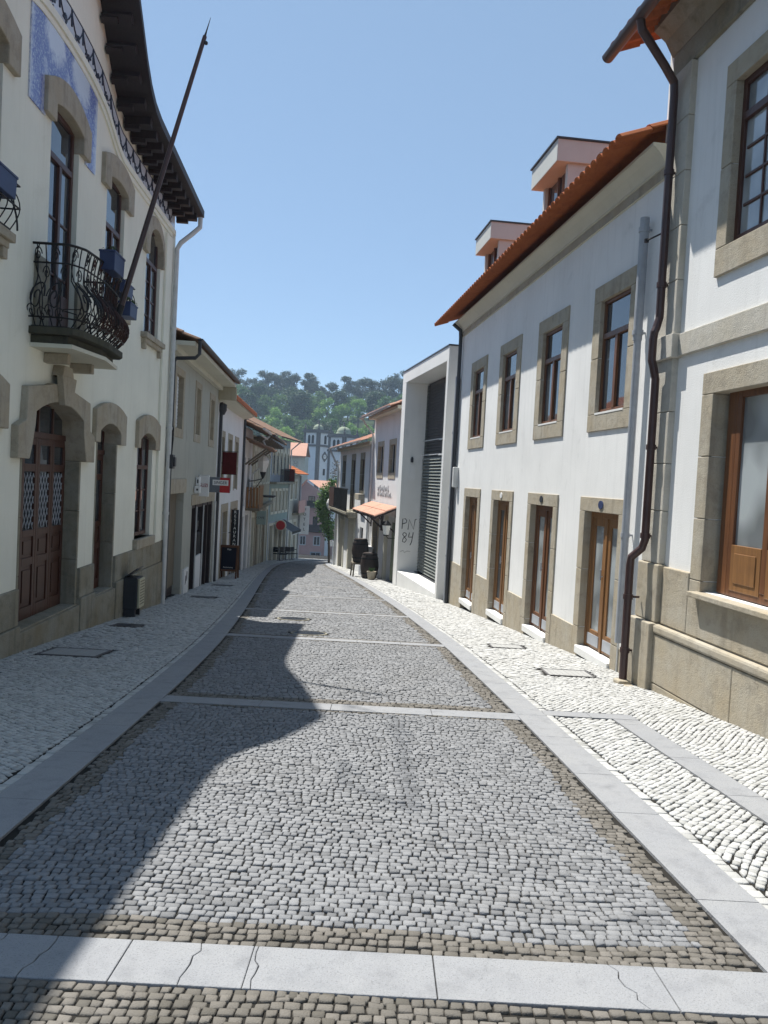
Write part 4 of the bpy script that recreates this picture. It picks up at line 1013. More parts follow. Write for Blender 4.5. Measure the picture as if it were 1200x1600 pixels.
simple_roof(Fh, -.1, 4.5, -.6, 1.62, 'tile'); pipe(Fh, [(4.15, -.08, 1.5), (4.15, -.08, -5.5)], .07, 'grey_metal')
m = MB(); m.box(1.6, 4.2, -.5, 0, -1.35, -1.2); bb = m.build('balcony', 'granite_d', Fh); MB().box(1.6, 4.2, -.5, -.45, -1.2, -.3).build('parapet', 'pink', bb)
o = proj_sign(Fh, 'hotel_sign', 'pale upright sign with dark letters projecting at the far street corner', 4.1, .15, .85, -2.9, -.75, .08, 'sign_white')
for k, ch in enumerate('HOTEL'): text(ch, .3, 'black', o, (-.045, -.5, -1.0-k*.38), RZ, 'letter')
# cafe furniture far down on the left pavement
def cafe_chair(x, y, rz, first=[None]):
    lb = 'dark cafe chair on the left pavement far down the street'
    if first[0] is None:
        o = empty('cafe_chair', (x, y, gz(y)), rz, lb, 'chair', 'dark cafe chairs far down the street')
        MB().box(-.2, .2, -.2, .2, .42, .46).build('seat', 'black', o); MB().box(-.2, .2, .17, .2, .55, .88).build('backrest', 'black', o)
        for a in (-.18, .18):
            for b in (-.18, .18): MB().tube([(a, b, 0), (a*.95, b, .88 if b > 0 else .42)], .014, 5).build('leg', 'grey_metal', o)
        first[0] = o
    else:
        o = copy_tree(first[0]); o.location = (x, y, gz(y)); o.rotation_euler.z = rz
for x, y, a in ((-6.35, 51.2, .6), (-6.9, 52.2, 2.8), (-6.3, 53.4, .2), (-6.8, 54.4, 3.0), (-6.1, 55.4, .9), (-6.6, 56.4, 2.5)): cafe_chair(x, y, a)
for i, (x, y) in enumerate(((-6.6, 51.8), (-6.5, 53.9), (-6.3, 56.0))):
    o = empty('cafe_table', (x, y, gz(y)), 0, ['nearest', 'middle', 'farthest'][i]+' dark cafe table on the left pavement far down the street', 'table')
    m = MB(); m.lathe([(.32, .70), (.33, .73)], 0, 0, 14); m.build('tabletop', 'dark_metal', o); m = MB(); m.lathe([(.2, 0), (.2, .02), (.03, .04), (.03, .70)], 0, 0, 10); m.build('pedestal', 'iron', o)

# ================================================================== RIGHT: near house with granite base
N = facade('granite_trimmed_house', 'near white house with granite base, corner pilaster, string course and brown timber windows', (3.26, 9.53), -7, 'R', -.75)
XE = 12.5
opsN = [(1.17, 2.75, 4.14, 5.83, .3), (1.14, 2.95, .55, 2.64, .34), (5.2, 6.8, 4.14, 5.83, .3), (5.2, 7.0, .55, 2.64, .34), (9.2, 10.8, 4.14, 5.83, .3)]
m = MB(); wall_sheet(m, -.25, XE, -1.6, 7.2, opsN); body(m, -.25, XE, -1.6, 7.2, 9); m.build('wall', 'white', N)
for i, o_ in enumerate(opsN):
    a, b, c, d_ = o_[:4]
    if c > 3: surround(N, a-.19, b+.19, c-.28, d_+.22, a, b, c, d_, proj=.035, dp=.24); window(N, a, b, c, d_, .05, 'wood_red', cols=2, transom=d_-.40, rows=4, toprows=1, topcols=2, fw=.075, pane='glass_pale', vbars=1)
    else:
        surround(N, a-.22, b+.22, .0, d_+.22, a, b, .55, d_, proj=.04, dp=.3, sill=False)
        w_ = window(N, a+.27, b-.27, .56, d_, .09, 'wood_brown', cols=2, fw=.075, pane='glass_pale', label='tall brown window with low timber panels')
        m = MB(); MB().box(a+.10, a+.27, .09, .15, .56, d_).build('side_frame', 'wood_brown', w_, bevel=.008); MB().box(b-.27, b-.10, .09, .15, .56, d_).build('side_frame', 'wood_brown', w_, bevel=.008)
        m = MB(); W = (b-a-.54-.15)/2
        for k in (0, 1):
            x0 = a+.345+k*(W+.0)+(.04 if k else 0); x1 = x0+W-.05
            m.box(x0, x1, .082, .112, .62, 1.08); m.box(x0+.07, x1-.07, .072, .082, .70, 1.0)
        m.build('lower_panel', 'wood_honey', w_, bevel=.008)
        m = MB(); m.box(a-.06, b+.06, -.15, .33, .49, .545); m.build('window_sill', 'granite', N, bevel=.008)
# granite base in courses
m = MB()
def course(m, x0, x1, z0, z1, y, n, stag=0.0, holes=()):
    cuts = [x0]+[x0+(x1-x0)*(i+stag)/n+random.uniform(-.06, .06) for i in range(1, n)]+[x1]
    for a, b in zip(cuts, cuts[1:]):
        for ha, hb in holes:
            if a < hb and b > ha:
                if a < ha-.02: m.box(a+.003, ha-.003, y+random.uniform(-.004, .004), .05, z0, z1)
                a = hb
        if b-a > .03: m.box(a+.003, b-.003, y+random.uniform(-.004, .004), .05, z0, z1)
H = [(.92, 3.17), (4.98, 7.22)]
course(m, .32, XE, .06, .72, -.05, 9, 0, H)
course(m, .92, 3.17, .06, .485, -.052, 1); course(m, 4.98, 7.22, .06, .485, -.052, 1)
course(m, .32, XE, -.62, -.06, -.115, 10, .35); course(m, .32, XE, -1.5, -.625, -.118, 9)
m.build('stone_base', 'granite', N, bevel=.012)
m = MB(); m.prism([(.32, -.055), (XE, -.055), (XE, .055), (.32, .055)], -.135, -.04); m.build('base_ledge', 'granite', N, bevel=.03)
m = MB(); z = .74
for k, h in enumerate([.62, .55, .6, .62]): m.box(-.20, .26, -.075, .05, z, z+h-.005); z += h
z = 3.40
while z < 6.5: h = .62; m.box(-.20, .26, -.075, .05, z, min(z+h-.005, 6.5)); z += h
m.box(-.24, .32, -.12, .05, 3.12, 3.395); m.build('corner_pilaster', 'granite_pale', N, bevel=.01)
m = MB(); m.box(-.24, .30, -.10, .05, .06, .735); m.box(-.26, .315, -.17, .05, -1.5, .055); m.build('pilaster_base', 'granite', N, bevel=.015)
m = MB(); m.box(.325, XE, -.045, .05, 3.13, 3.39); m.build('string_course', 'granite_pale', N, bevel=.01)
m = MB(); m.box(-.25, XE, -.05, .05, 6.505, 6.78)
pr = [(-.05, 6.785), (-.09, 6.85), (-.15, 6.95), (-.24, 7.02), (-.30, 7.06), (-.30, 7.16), (.05, 7.16), (.05, 6.785)]
vs = [(x, y, z) for x in (-.3, XE) for y, z in pr]; k = len(pr)
m.add(vs, [(i, (i+1) % k, k+(i+1) % k, k+i) for i in range(k)]+[tuple(range(k)), tuple(range(2*k-1, k-1, -1))]); m.build('cornice', 'granite_d', N)
tile_roof(N, -.65, XE, -.70, 6.94, 4.5, 9.2, 'tile', pitch=.24, h=.07); MB().quad((-.5, 4.5, 9.2), (XE, 4.5, 9.2), (XE, 9, 7), (-.5, 9, 7)).build('rear_roof', 'tile', N)
gutter(N, -.66, XE, -.72, 6.90, .075, 'brown_metal')
px = .02
pipe(N, [(.28, -.72, 6.84), (.26, -.69, 6.74), (.10, -.32, 6.46), (px, -.16, 6.33), (px, -.15, 6.2), (px, -.15, 3.62), (px, -.18, 3.5), (px-.0, -.20, 3.45), (px-.01, -.205, 3.36), (px-.01, -.205, 3.12), (px-.0, -.18, 3.02), (px, -.15, 2.9), (px, -.15, 1.0), (px-.02, -.17, .9), (px-.1, -.26, .78), (px-.12, -.26, .68), (px-.12, -.26, -.78)], .048, 'brown_metal', collars=[(px, -.15, 5.3), (px, -.15, 4.0), (px, -.15, 2.1), (px, -.15, 1.05), (px-.12, -.26, .3), (px-.12, -.26, -.35)])
m = MB(); m.box(-.16, .02, -.36, -.2, -.82, -.70); m.box(.04, .16, -.34, -.2, -.84, -.73); m.build('pipe_shoe', 'granite', N, bevel=.02)
m = MB(); m.tube([(.0, -.15, 4.62), (-.36, -.2, 4.62)], .01, 6); m.lathe([(.03, 4.6), (.03, 4.64)], -.36, -.2, 8); m.build('cable_hook', 'iron', N)
m = MB(); m.hprism([(-.30, .05), (-.30, .5), (-.56, .5), (-.56, .05)], 5.9, 7.15); m.build('side_chimney', 'white', N)

# ================================================================== white house with four doors and two dormers
def Wx(s): return 11.5-s
Wh = facade('white_house', 'long white house with four wooden doors, four stone framed windows and two box dormers', (1.838, 21.63), -7, 'R', -1.7)
ctr = [Wx(1.12), Wx(3.80), Wx(6.475), Wx(9.19)]; cd = [Wx(1.155), Wx(3.84), Wx(6.5), Wx(9.21)]
opsW = [(c-.52, c+.52, 2.66, 4.33, .24) for c in ctr]+[(c-.625, c+.625, -2.2, 1.255, .32) for c in cd]
m = MB(); wall_sheet(m, 0, 11.74, -2.6, 5.6, opsW); body(m, 0, 11.74, -2.6, 5.9, 9); m.build('wall', 'white', Wh)
for c in ctr:
    surround(Wh, c-.785, c+.785, 2.42, 4.56, c-.52, c+.52, 2.66, 4.33, proj=.025, dp=.2)
    window(Wh, c-.52, c+.52, 2.66, 4.33, .035, 'wood_brown', cols=2, transom=3.80, fw=.06)
    MB().box(c-.5, c+.5, -.03, .03, 2.662, 2.69).build('window_sill', 'conc', Wh)
steps = [gz(11.2)+.10, gz(13.9)+.12, gz(16.5)+.16, gz(19.2)+.2]
for i, c in enumerate(cd):
    zt = steps[i]
    surround(Wh, c-.825, c+.825, zt-.6, 1.455, c-.625, c+.625, zt, 1.255, proj=.025, dp=.28, name='door_surround', sill=False)
    m = MB(); m.box(c-.62, c+.62, -.06, .32, zt-.12, zt); m.build('threshold', 'conc', Wh, bevel=.01)
    mt = 'wood_honey' if i != 1 else 'wood_brown'
    d = MB(); y = .085
    d.box(c-.62, c-.54, y, y+.06, zt, 1.25); d.box(c+.54, c+.62, y, y+.06, zt, 1.25); d.box(c-.54, c+.54, y, y+.06, 1.16, 1.25)
    d.box(c-.035, c+.035, y-.01, y+.05, zt+.02, 1.16)
    for sg in (-1, 1):
        a, b = (c-.54, c-.035) if sg < 0 else (c+.035, c+.54)
        d.box(a, a+.10, y+.01, y+.05, zt+.02, 1.16); d.box(b-.10, b, y+.01, y+.05, zt+.02, 1.16); d.box(a+.1, b-.1, y+.01, y+.05, 1.04, 1.16); d.box(a+.1, b-.1, y+.01, y+.05, zt+.02, zt+.28)
    if i == 3:
        for k in range(4): d.box(c-.5+k*.28, c-.46+k*.28, y-.004, y+.01, zt+.1, 1.1)
    dd = d.build('door', mt, Wh, bevel=.006); MB().box(c-.5, c+.5, y+.03, y+.04, zt+.2, 1.1).build('pane', 'glass_pale' if i < 2 else 'glass', dd)
    m = MB(); m.box(c-.5, c-.08, y-.002, y+.008, zt+.06, zt+.22); m.box(c+.08, c+.5, y-.002, y+.008, zt+.06, zt+.22); m.build('kick_plate', 'grey_metal', dd)
    m = MB(); m.tube([(c-.06, y-.03, zt+1.05), (c-.06, y-.03, zt+1.2)], .012, 6); m.tube([(c-.06, y+.01, zt+1.1), (c-.06, y-.03, zt+1.1)], .008, 6); m.build('handle', 'grey_metal', dd)
for i, (mt, nn) in enumerate((('bluebox', '31'), ('dark_metal', '33'), ('sign_white', '35'))):
    c = cd[i]; m = MB(); m.add([(c+.085*cos(2*pi*k/20), -.026-.012*j, 1.355+.06*sin(2*pi*k/20)) for j in (0, 1) for k in range(20)], [(k, 20+k, 20+(k+1) % 20, (k+1) % 20) for k in range(20)]+[tuple(range(39, 19, -1))])
    m.build('number_plate', mt, Wh)
m = MB(); xs2 = [0]+sum([[c-.83, c+.83] for c in sorted(cd)], [])+[11.74]
for a, b in zip(xs2[::2], xs2[1::2]): MB().box(a+.003, b-.003, -.022, .02, -2.4, -.52).build('plinth', 'granite', Wh, bevel=.006)
# corbelled cornice
pr = [(.0, 5.44), (-.03, 5.44), (-.03, 5.575), (-.05, 5.58), (-.05, 5.61), (-.085, 5.67), (-.14, 5.74), (-.20, 5.79), (-.22, 5.80), (-.22, 5.84), (.0, 5.84)]; k = len(pr)
m = MB(); m.add([(x, y, z) for x in (-.02, 11.74) for y, z in pr], [(i, (i+1) % k, k+(i+1) % k, k+i) for i in range(k)]+[tuple(range(k)), tuple(range(2*k-1, k-1, -1))]); m.build('cornice', 'soffit', Wh)
MB().box(0, 11.74, -.034, -.0301, 5.44, 5.57).build('frieze_band', 'granite', Wh)
SL = R(22); zr = 5.86+(5+.62)*tan(SL)
tile_roof(Wh, -.75, 11.74, -.62, 5.86, 5, zr, 'tile', pitch=.205, h=.06); MB().quad((-.6, 5, zr), (11.74, 5, zr), (11.74, 9.6, 6), (-.6, 9.6, 6)).build('rear_roof', 'tile', Wh)
m = MB()
for sx in (4.62, 9.42):
    x1, x0 = Wx(sx), Wx(sx+1.5)
    d = MB(); d.box(x0-.02, x1+.04, .12, 3.4, 7.50, 7.90); dm = d.build('dormer', 'dormer', Wh, bevel=.01)
    d = MB(); d.box(x0-.05, x1+.07, .09, 3.45, 7.901, 7.93); d.build('dormer_coping', 'dark_metal', dm)
    d = MB(); d.box(x0+.05, x0+.17, .36, 3.3, 6.0, 7.5); d.box(x1-.15, x1-.03, .36, 3.3, 6.0, 7.5); d.box(x0+.17, x1-.15, 1.2, 3.3, 6, 7.5); d.build('dormer_wall', 'dormer', dm)
    d = MB(); d.box(x0+.17, x1-.15, .42, .48, 6.2, 6.26)
    for a in (x0+.17, x1-.2, (x0+x1)/2-.02): d.box(a, a+.05, .42, .48, 6.26, 7.5)
    wd = d.build('dormer_window', 'wood_brown', dm); MB().box(x0+.2, x1-.18, .455, .465, 6.2, 7.49).build('dormer_pane', 'glass', dm)
m = MB(); m.lathe([(.05, 6.55), (.05, 7.1), (.09, 7.12), (.09, 7.2), (.02, 7.24)], Wx(3.4), .55, 10); m.build('roof_vent', 'dark_metal', Wh)
pipe(Wh, [(Wx(.13), -.10, 5.05), (Wx(.13), -.10, 3.5)], .058, 'grey_metal', collars=[(Wx(.13), -.1, 4.9), (Wx(.13), -.1, 3.6)]); pipe(Wh, [(Wx(.12), -.10, 3.5), (Wx(.12), -.10, -.4)], .047, 'grey_metal', collars=[(Wx(.12), -.10, 1.0)]); pipe(Wh, [(Wx(.28), -.03, 3.3), (Wx(.28), -.03, -.9)], .012, 'white_metal', name='conduit')
pipe(Wh, [(.28, -.3, 5.75), (.26, -.1, 5.6), (.26, -.08, 5.4), (.26, -.08, -1.8)], .05, 'dark_metal'); pipe(Wh, [(.12, -.07, 4.4), (.12, -.07, -1.8)], .06, 'grey_metal', collars=[(.12, -.07, 2.9), (.12, -.07, .9), (.12, -.07, -.4)])
m = MB(); m.box(.42, .60, -.14, 0, 1.45, 1.98); m.build('meter_box', 'white_metal', Wh, bevel=.02)
# ================================================================== modern concrete framed building
# origin at the far end, x towards the camera
Md = facade('modern_building', 'modern white concrete framed building with a tall grey louvred front and spray paint', (1.62-6.45*sin(R(10.5)), 22.9+6.45*cos(R(10.5))), -10.5, 'R', -2.2)
WM = 6.45
m = MB(); m.box(0, .62, 0, 1.0, -3.2, 5.05); m.box(WM-.22, WM, 0, 1.0, -3.2, 5.05); m.box(0, WM, 0, 1.0, 5.05, 5.46); m.box(.0, WM, .95, 7, -3.2, 5.46)
m.build('wall', 'conc', Md, bevel=.008)
MB().box(-.02, WM+.02, -.02, 7, 5.461, 5.50).build('coping', 'dark_metal', Md)
m = MB(); m.box(.621, WM-.221, .02, .95, -3.2, -1.68); m.build('entrance_sill', 'conc', Md, bevel=.008)
MB().box(.7, WM-.23, .60, .949, -1.679, -1.672).build('grating', 'dark_metal', Md)
m = MB(); m.box(.621, WM-.221, .86, .949, -1.67, 5.049); lv = m.build('louvre_frame', 'dark_metal', Md)
xs3 = [.64, 3.1, 4.9, WM-.24]
m = MB(); up_ = MB(); n = 62
for k in range(n):
    z = -1.62+k*.1065
    for a, b in zip(xs3, xs3[1:]):
        tgt = m if z < 2.35 else up_
        tl = (.07, .075) if z < 2.35 else (.02, .03)
        tgt.add([(a+.01, .72+(.0 if z < 2.35 else .05), z), (b-.01, .72+(.0 if z < 2.35 else .05), z), (b-.01, .80, z+.10 if z < 2.35 else z+.02), (a+.01, .80, z+.10 if z < 2.35 else z+.02), (a+.01, .735+(.0 if z < 2.35 else .05), z-.012), (b-.01, .735+(.0 if z < 2.35 else .05), z-.012), (b-.01, .815, z+.088 if z < 2.35 else z+.008), (a+.01, .815, z+.088 if z < 2.35 else z+.008)],
                [(0,1,2,3),(7,6,5,4),(0,4,5,1),(1,5,6,2),(2,6,7,3),(3,7,4,0)])
for x in xs3: m.box(x-.012, x+.012, .78, .86, -1.66, 5.0)
m.build('louvre_slats', 'louvre', lv)
up_.build('open_slats', 'granite_dark', lv)
m = MB()
for z in (2.45, 2.95): m.box(3.1, WM-.24, .68, .715, z, z+.05); m.box(.64, 3.0, .70, .72, z+.03, z+.06)
m.build('rail', 'white_metal', lv)
m = MB(); m.box(.62, .645, .26, .50, 1.55, 2.15); bx = m.build('meter_plate', 'sign_white', Md); MB().lathe([(.04, 2.22), (.05, 2.24), (.05, 2.36), (.02, 2.42)], .69, .34, 10).build('lamp', 'dark_metal', bx)
# spray painted lettering on the far jamb, which faces the street uphill
RJ = (pi/2, 0, pi/2)
def strokes(par, name, sets, y0, z0, sx, sz, r=.014, x=.623, mat='ink'):
    m = MB()
    for st in sets: m.tube([(x, y0+a*sx, z0+b*sz) for a, b in st], r, 6)
    return m.build(name, mat, par)
Pg = [[(.0, 0), (.03, 1), (.25, 1.02), (.38, .85), (.33, .62), (.05, .5)], [(.52, -.05), (.60, .95), (1.0, .0), (1.12, 1.02), (1.25, 1.0)]]
Eg = [[(.34, .92), (.14, 1), (.02, .82), (.2, .55), (.4, .3), (.25, .02), (.03, .1), (.1, .42), (.36, .74), (.34, .92)], [(.62, 1.02), (.55, .55), (.9, .58)], [(.95, 1.05), (.85, .1), (.72, -.25)]]
strokes(Md, 'graffiti', Pg, .12, -.17, .42, .36); strokes(Md, 'graffiti', Eg, .14, -.66, .42, .36)
strokes(Md, 'graffiti', [[(.0, .2), (.2, .35), (.3, .1), (.5, .3), (.7, .25)]], .1, -1.05, .5, .3, .006)

# ================================================================== tavern and house with balcony
def TX(s, w=6.6): return w-s
TO = (.58, 30.5)
def tpt(s): return (TO[0]-s*sin(R(10.5)), TO[1]+s*cos(R(10.5)))
T = facade('tavern', 'white tavern house with two small windows and wall writing above a tiled door canopy', tpt(6.6), -10.5, 'R', -2.8)
opsT = [(TX(5.25), TX(4.05), 1.85, 3.0, .25), (TX(2.5), TX(1.35), 1.85, 3.0, .25), (TX(2.6), TX(.5), -3.2, .1, .5), (TX(5.6), TX(4.4), -3, -.35, .3)]
m = MB(); wall_sheet(m, 0, 6.75, -4, 4.4, opsT); body(m, 0, 6.75, -4, 4.4, 8); m.build('wall', 'white2', T)
for a, b, c, d_, _ in opsT[:2]: surround(T, a-.16, b+.16, c-.25, d_+.22, a, b, c, d_, proj=.02, dp=.12); window(T, a, b, c, d_, .14, 'wood_dark', cols=2, rows=2)
a, b, c, d_, _ = opsT[3]; surround(T, a-.2, b+.2, c, d_+.2, a, b, c, d_, proj=.03, dp=.15, sill=False); window(T, a, b, -1.75, d_, .16, 'wood_dark', cols=2)
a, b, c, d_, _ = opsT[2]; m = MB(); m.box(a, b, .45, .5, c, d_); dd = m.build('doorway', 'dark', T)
for k in range(2): MB().box(b-.45+k*.2, b-.28+k*.2, -.06, -.01, -2.38, -.1).build('door_leaf', 'green_door', dd, bevel=.008)
for x_ in (a-.12, b+.03): MB().box(x_, x_+.14, -.05, .1, -2.9, .1).build('door_post', 'soffit', T, bevel=.01)
m = MB(); m.box(0, 6.75, -.3, 0, 4.28, 4.4); m.build('eaves', 'soffit', T)
tile_roof(T, -.1, 6.85, -.62, 4.36, 4, 6.2, 'tile_pale'); MB().quad((0, 4, 6.2), (6.75, 4, 6.2), (6.75, 8, 4.4), (0, 8, 4.4)).build('rear_roof', 'tile_pale', T)
gutter(T, -.15, 6.85, -.66, 4.34, .07, 'grey_metal'); pipe(T, [(.12, -.62, 4.3), (.12, -.5, 4.1), (.12, -.08, 3.6), (.12, -.07, -3)], .045, 'white_metal')
# tiled canopy over the door
for (a, b) in ((TX(3.3), TX(.35)), (TX(6.25), TX(3.42))):
    cn = tile_roof(T, a, b, -.90, .13, -.02, .52, 'tile_pale', pitch=.22, name='canopy')
    m = MB(); m.box(a, b, -.88, -.82, .03, .10)
    for x_ in (a+.05, b-.11): m.add([(x_, -.85, .05), (x_+.06, -.85, .05), (x_+.06, 0, .42), (x_, 0, .42), (x_, -.85, .12), (x_+.06, -.85, .12), (x_+.06, 0, .49), (x_, 0, .49)], [(0,3,2,1),(4,5,6,7),(0,1,5,4),(1,2,6,5),(2,3,7,6),(3,0,4,7)]); m.box(x_, x_+.06, -.06, 0, -.6, .42); m.tube([(x_+.03, -.02, -.5), (x_+.03, -.7, .1)], .03, 4)
    m.build('canopy_frame', 'wood_dark', cn)
m = MB()
for r_, (z, n_) in enumerate(((1.10, 9), (.86, 11))):
    for k in range(n_):
        x_ = TX(4.9)+k*.3; m.box(x_, x_+.035, -.022, -.006, z-.02, z+.14+.08*((k*7) % 3)/2)
        if k % 2 == 0: m.box(x_, x_+.16, -.022, -.006, z+.02, z+.05)
        if k % 3 == 0: m.box(x_+.08, x_+.115, -.022, -.006, z, z+.12)
m.build('wall_writing', 'grey_metal', T)
U = facade('balcony_house', 'small white house with three tall windows, a balcony and two ground floor doors', tpt(18.8), -10.5, 'R', -3.7)
def UX(s): return 18.8-s
opsU = [(UX(17.2), UX(15.9), 1.15, 2.55, .22), (UX(13.45), UX(12.1), -.15, 2.55, .22), (UX(10.25), UX(9.0), .95, 2.55, .22), (UX(17.2), UX(15.5), -4.5, -.85, .3), (UX(13.2), UX(11.5), -4.3, -.85, .3), (UX(9.6), UX(8.5), -2.2, -.85, .2)]
m = MB(); wall_sheet(m, 0, 12.15, -5, 3.3, opsU); body(m, 0, 12.15, -5, 3.3, 8); m.build('wall', 'white2', U)
for a, b, c, d_, _ in opsU[:3]: surround(U, a-.05, b+.05, c-.12, d_+.3, a, b, c, d_, proj=.03, dp=.1, mat='granite_d'); window(U, a, b, c, d_, .1, 'wood_red', cols=2, rows=2)
for i, (a, b, c, d_, _) in enumerate(opsU[3:5]): surround(U, a-.3, b+.3, c, d_+.3, a, b, c, d_, proj=.05, dp=.2, sill=False, mat='soffit', name='door_surround'); panel_door(U, a, b, gz(44)-.1, d_, .2, 2, -2.0, -1.2, mat='wood_brown')
a, b, c, d_, _ = opsU[5]; window(U, a, b, c, d_, .1, 'wood_dark', cols=2)
m = MB(); m.box(0, 12.15, -.2, 0, 3.15, 3.3); m.build('eaves', 'soffit', U)
tile_roof(U, -.2, 12.2, -.62, 3.3, 4, 5.1, 'tile_pale'); MB().quad((0, 4, 5.1), (12.15, 4, 5.1), (12.15, 8, 3.3), (0, 8, 3.3)).build('rear_roof', 'tile_pale', U)
gutter(U, -.3, 12.2, -.66, 3.3, .07, 'white_metal'); pipe(U, [(.05, -.66, 3.25), (.05, -.5, 2.9), (.05, -.08, 2.2), (.05, -.08, -4.5)], .06, 'white_metal'); pipe(U, [(11.95, -.07, 3.2), (11.95, -.07, -3.6)], .05, 'grey_metal')
m = MB(); m.box(.2, UX(10.6), -.6, 0, -.34, -.2); m.box(.2, UX(10.6), -.5, 0, -.5, -.342); bl = m.build('balcony', 'granite_d', U, bevel=.015)
m = MB(); m.box(.2, UX(10.6), -.58, -.54, .95, 1.0); m.box(.2, UX(10.6), -.57, -.55, -.16, -.13)
for k in range(56): x_ = .22+k*.142; m.box(x_, x_+.018, -.57, -.552, -.2, .95)
for y_ in (-.4, -.2): m.box(.2, .22, y_, y_+.02, -.2, .95); m.box(UX(10.6)-.02, UX(10.6), y_, y_+.02, -.2, .95)
m.build('balustrade', 'iron', bl)
MB().box(.25, 2.6, -.60, -.585, -.15, .95).build('panel', 'wood_red', bl)
MB().box(UX(9.9), UX(8.6), -.3, 0, .5, .8).build('window_box', 'granite', U, bevel=.02)
def barrel(x, y, zb, lb, s=1.0):
    o = empty('barrel', (x, y, zb), .3, lb, 'barrel')
    pr = [(.24, 0), (.29, .15), (.325, .35), (.335, .47), (.325, .6), (.29, .8), (.24, .94)]
    m = MB(); m.lathe([(r*s, z*s) for r, z in pr]+[(.22*s, .93*s)], 0, 0, 20); m.build('staves', 'barrel', o)
    for z, r in ((.06, .268), (.2, .307), (.74, .307), (.88, .268)):
        m = MB(); m.lathe([(r*s*.985, (z-.025)*s), ((r+.006)*s, (z-.025)*s), ((r+.006)*s, (z+.025)*s), (r*s*.985, (z+.025)*s)], 0, 0, 20); m.build('hoop', 'iron', o)
    return o
q = on_facade(T, TX(2.9), -.55, 0); barrel(q.x, q.y, gz(q.y), 'dark wine barrel standing on the pavement by the tavern door', 1.15)
q = on_facade(T, TX(4.3), -.75, 0); zs_ = gz(q.y)
barrel(q.x, q.y, zs_+.62, 'dark wine barrel raised on a wooden stand outside the tavern', 1.1)
o = empty('barrel_stand', (q.x, q.y, zs_), .2, 'wooden trestle stand holding up a barrel outside the tavern', 'stand')
MB().box(-.34, .34, -.34, .34, .56, .62).build('top', 'wood_grey', o)
for a in (-.28, .28):
    for b in (-.28, .28): MB().tube([(a*1.15, b*1.15, 0), (a, b, .56)], .035, 6).build('leg', 'wood_grey', o)
q = on_facade(T, TX(1.9), -.62, 0); o = empty('flower_pot', (q.x, q.y, gz(q.y)), 0, 'stone flower pot at the foot of the barrels by the tavern door', 'pot')
MB().lathe([(.13, 0), (.19, .3), (.2, .34), (.17, .34), (.15, .28)], 0, 0, 14).build('bowl', 'granite', o)
m = MB()
for k in range(60):
    a, L = random.uniform(0, 6.28), random.uniform(.05, .16); m.quad((0, 0, .3), (cos(a)*L*.5-.02, sin(a)*L*.5, .36), (cos(a)*L, sin(a)*L, .38+random.uniform(0, .15)), (cos(a)*L*.5+.02, sin(a)*L*.5, .4))
m.build('plant', 'leafpot', o)
q = on_facade(T, TX(5.6), -.3, 0); o = empty('utility_cabinet', (q.x, q.y, gz(q.y)-.1), T.rotation_euler.z, 'pale grey utility cabinet against the wall beside the tavern barrels', 'cabinet')
m = MB(); m.box(-.5, .4, -.2, .25, 0, 1.35); m.build('body', 'sign_white', o, bevel=.02); MB().box(-.53, .43, -.23, .28, 1.35, 1.42).build('lid', 'sign_white', o, bevel=.015)
MB().box(-.44, .34, -.212, -.2, .08, .52).build('door', 'grey_metal', o); MB().box(-.44, .34, -.212, -.2, .58, 1.28).build('door', 'grey_metal', o)
q = on_facade(T, TX(.25), -.42, -.55); o = empty('wall_lantern', q, 0, 'black tapered wall lantern with a white pane beside the tavern door', 'lantern'); ZB[o.name] = 0
m = MB(); m.lathe([(.10, 0), (.16, .36)], 0, 0, 4); m.build('pane', 'globe', o)
m = MB(); m.lathe([(.18, .36), (.19, .40), (.08, .52), (.02, .56)], 0, 0, 4); m.lathe([(.10, -.04), (.11, 0)], 0, 0, 4); m.build('cap', 'black', o)
m = MB(); m.tube([(0, 0, -.04), (.08, .01, -.14), (.42, .08, -.12)], .015, 6); m.build('bracket', 'black', o)
# small sign on a post at the far bend, globe lamp
o = empty('road_sign', (-3.55, 57.5, gz(57.5)), 0, 'small pale sign on a thin post at the far bend', 'sign')
MB().tube([(0, 0, 0), (0, 0, 1.3)], .04, 8).build('post', 'white_metal', o); m = MB(); m.box(-.25, .25, -.03, .03, 1.05, 1.45); m.build('plate', 'sign_white', o, bevel=.02)
o = empty('street_lamp', tuple(at(516, 800, 51.0)), 0, 'white globe street lamp against the leafy tree at the balcony house', 'street lamp')
MB().lathe([(.10, .1), (.2, .22), (.27, .45), (.27, .58), (.2, .8), (.05, .9)], 0, 0, 14).build('globe', 'globe', o); m = MB(); m.tube([(0, 0, .1), (0, 0, -.3), (.25, .0, -.6), (.9, -.2, -.6)], .03, 6); m.build('bracket', 'iron', o)

# ================================================================== pink house at the bottom of the street
px0, pxr = -13.3, -6.4
Pk = empty('pink_house', (-10.3, 118, -10.6), R(4), 'pink gabled house with tiled roof closing the bottom of the street', 'house'); ZB[Pk.name] = -10.6
L_ = lambda x: x+10.3
m = MB(); gx0, gx1, gp_ = -2.9, 1.6, -1.35
wall_sheet(m, gx0, gx1, -11.5, -1.2, [(-.95, .05, -2.9, -1.4, .2), (-.15, .55, -5.9, -4.4, .2)], y=0)
m.prism([(gx0, -1.2), (gx1, -1.2), (gp_, .75)], 0, .3); m.box(gx0, gx1, .3, 8, -11.5, -1.2); m.build('wall', 'pink', Pk)
m = MB(); m.box(gx0, 2.2, -1.2, 0, -11.5, -6.5); m.build('front_wing', 'pink', Pk); m = MB(); m.box(1.75, 2.6, -1.4, -1.21, -11.5, -6.4); m.build('quoin', 'conc', Pk)
m = MB(); m.box(2.2, 5.2, -1.0, 6, -11.5, -6.4); m.build('side_wing', 'pink', Pk)
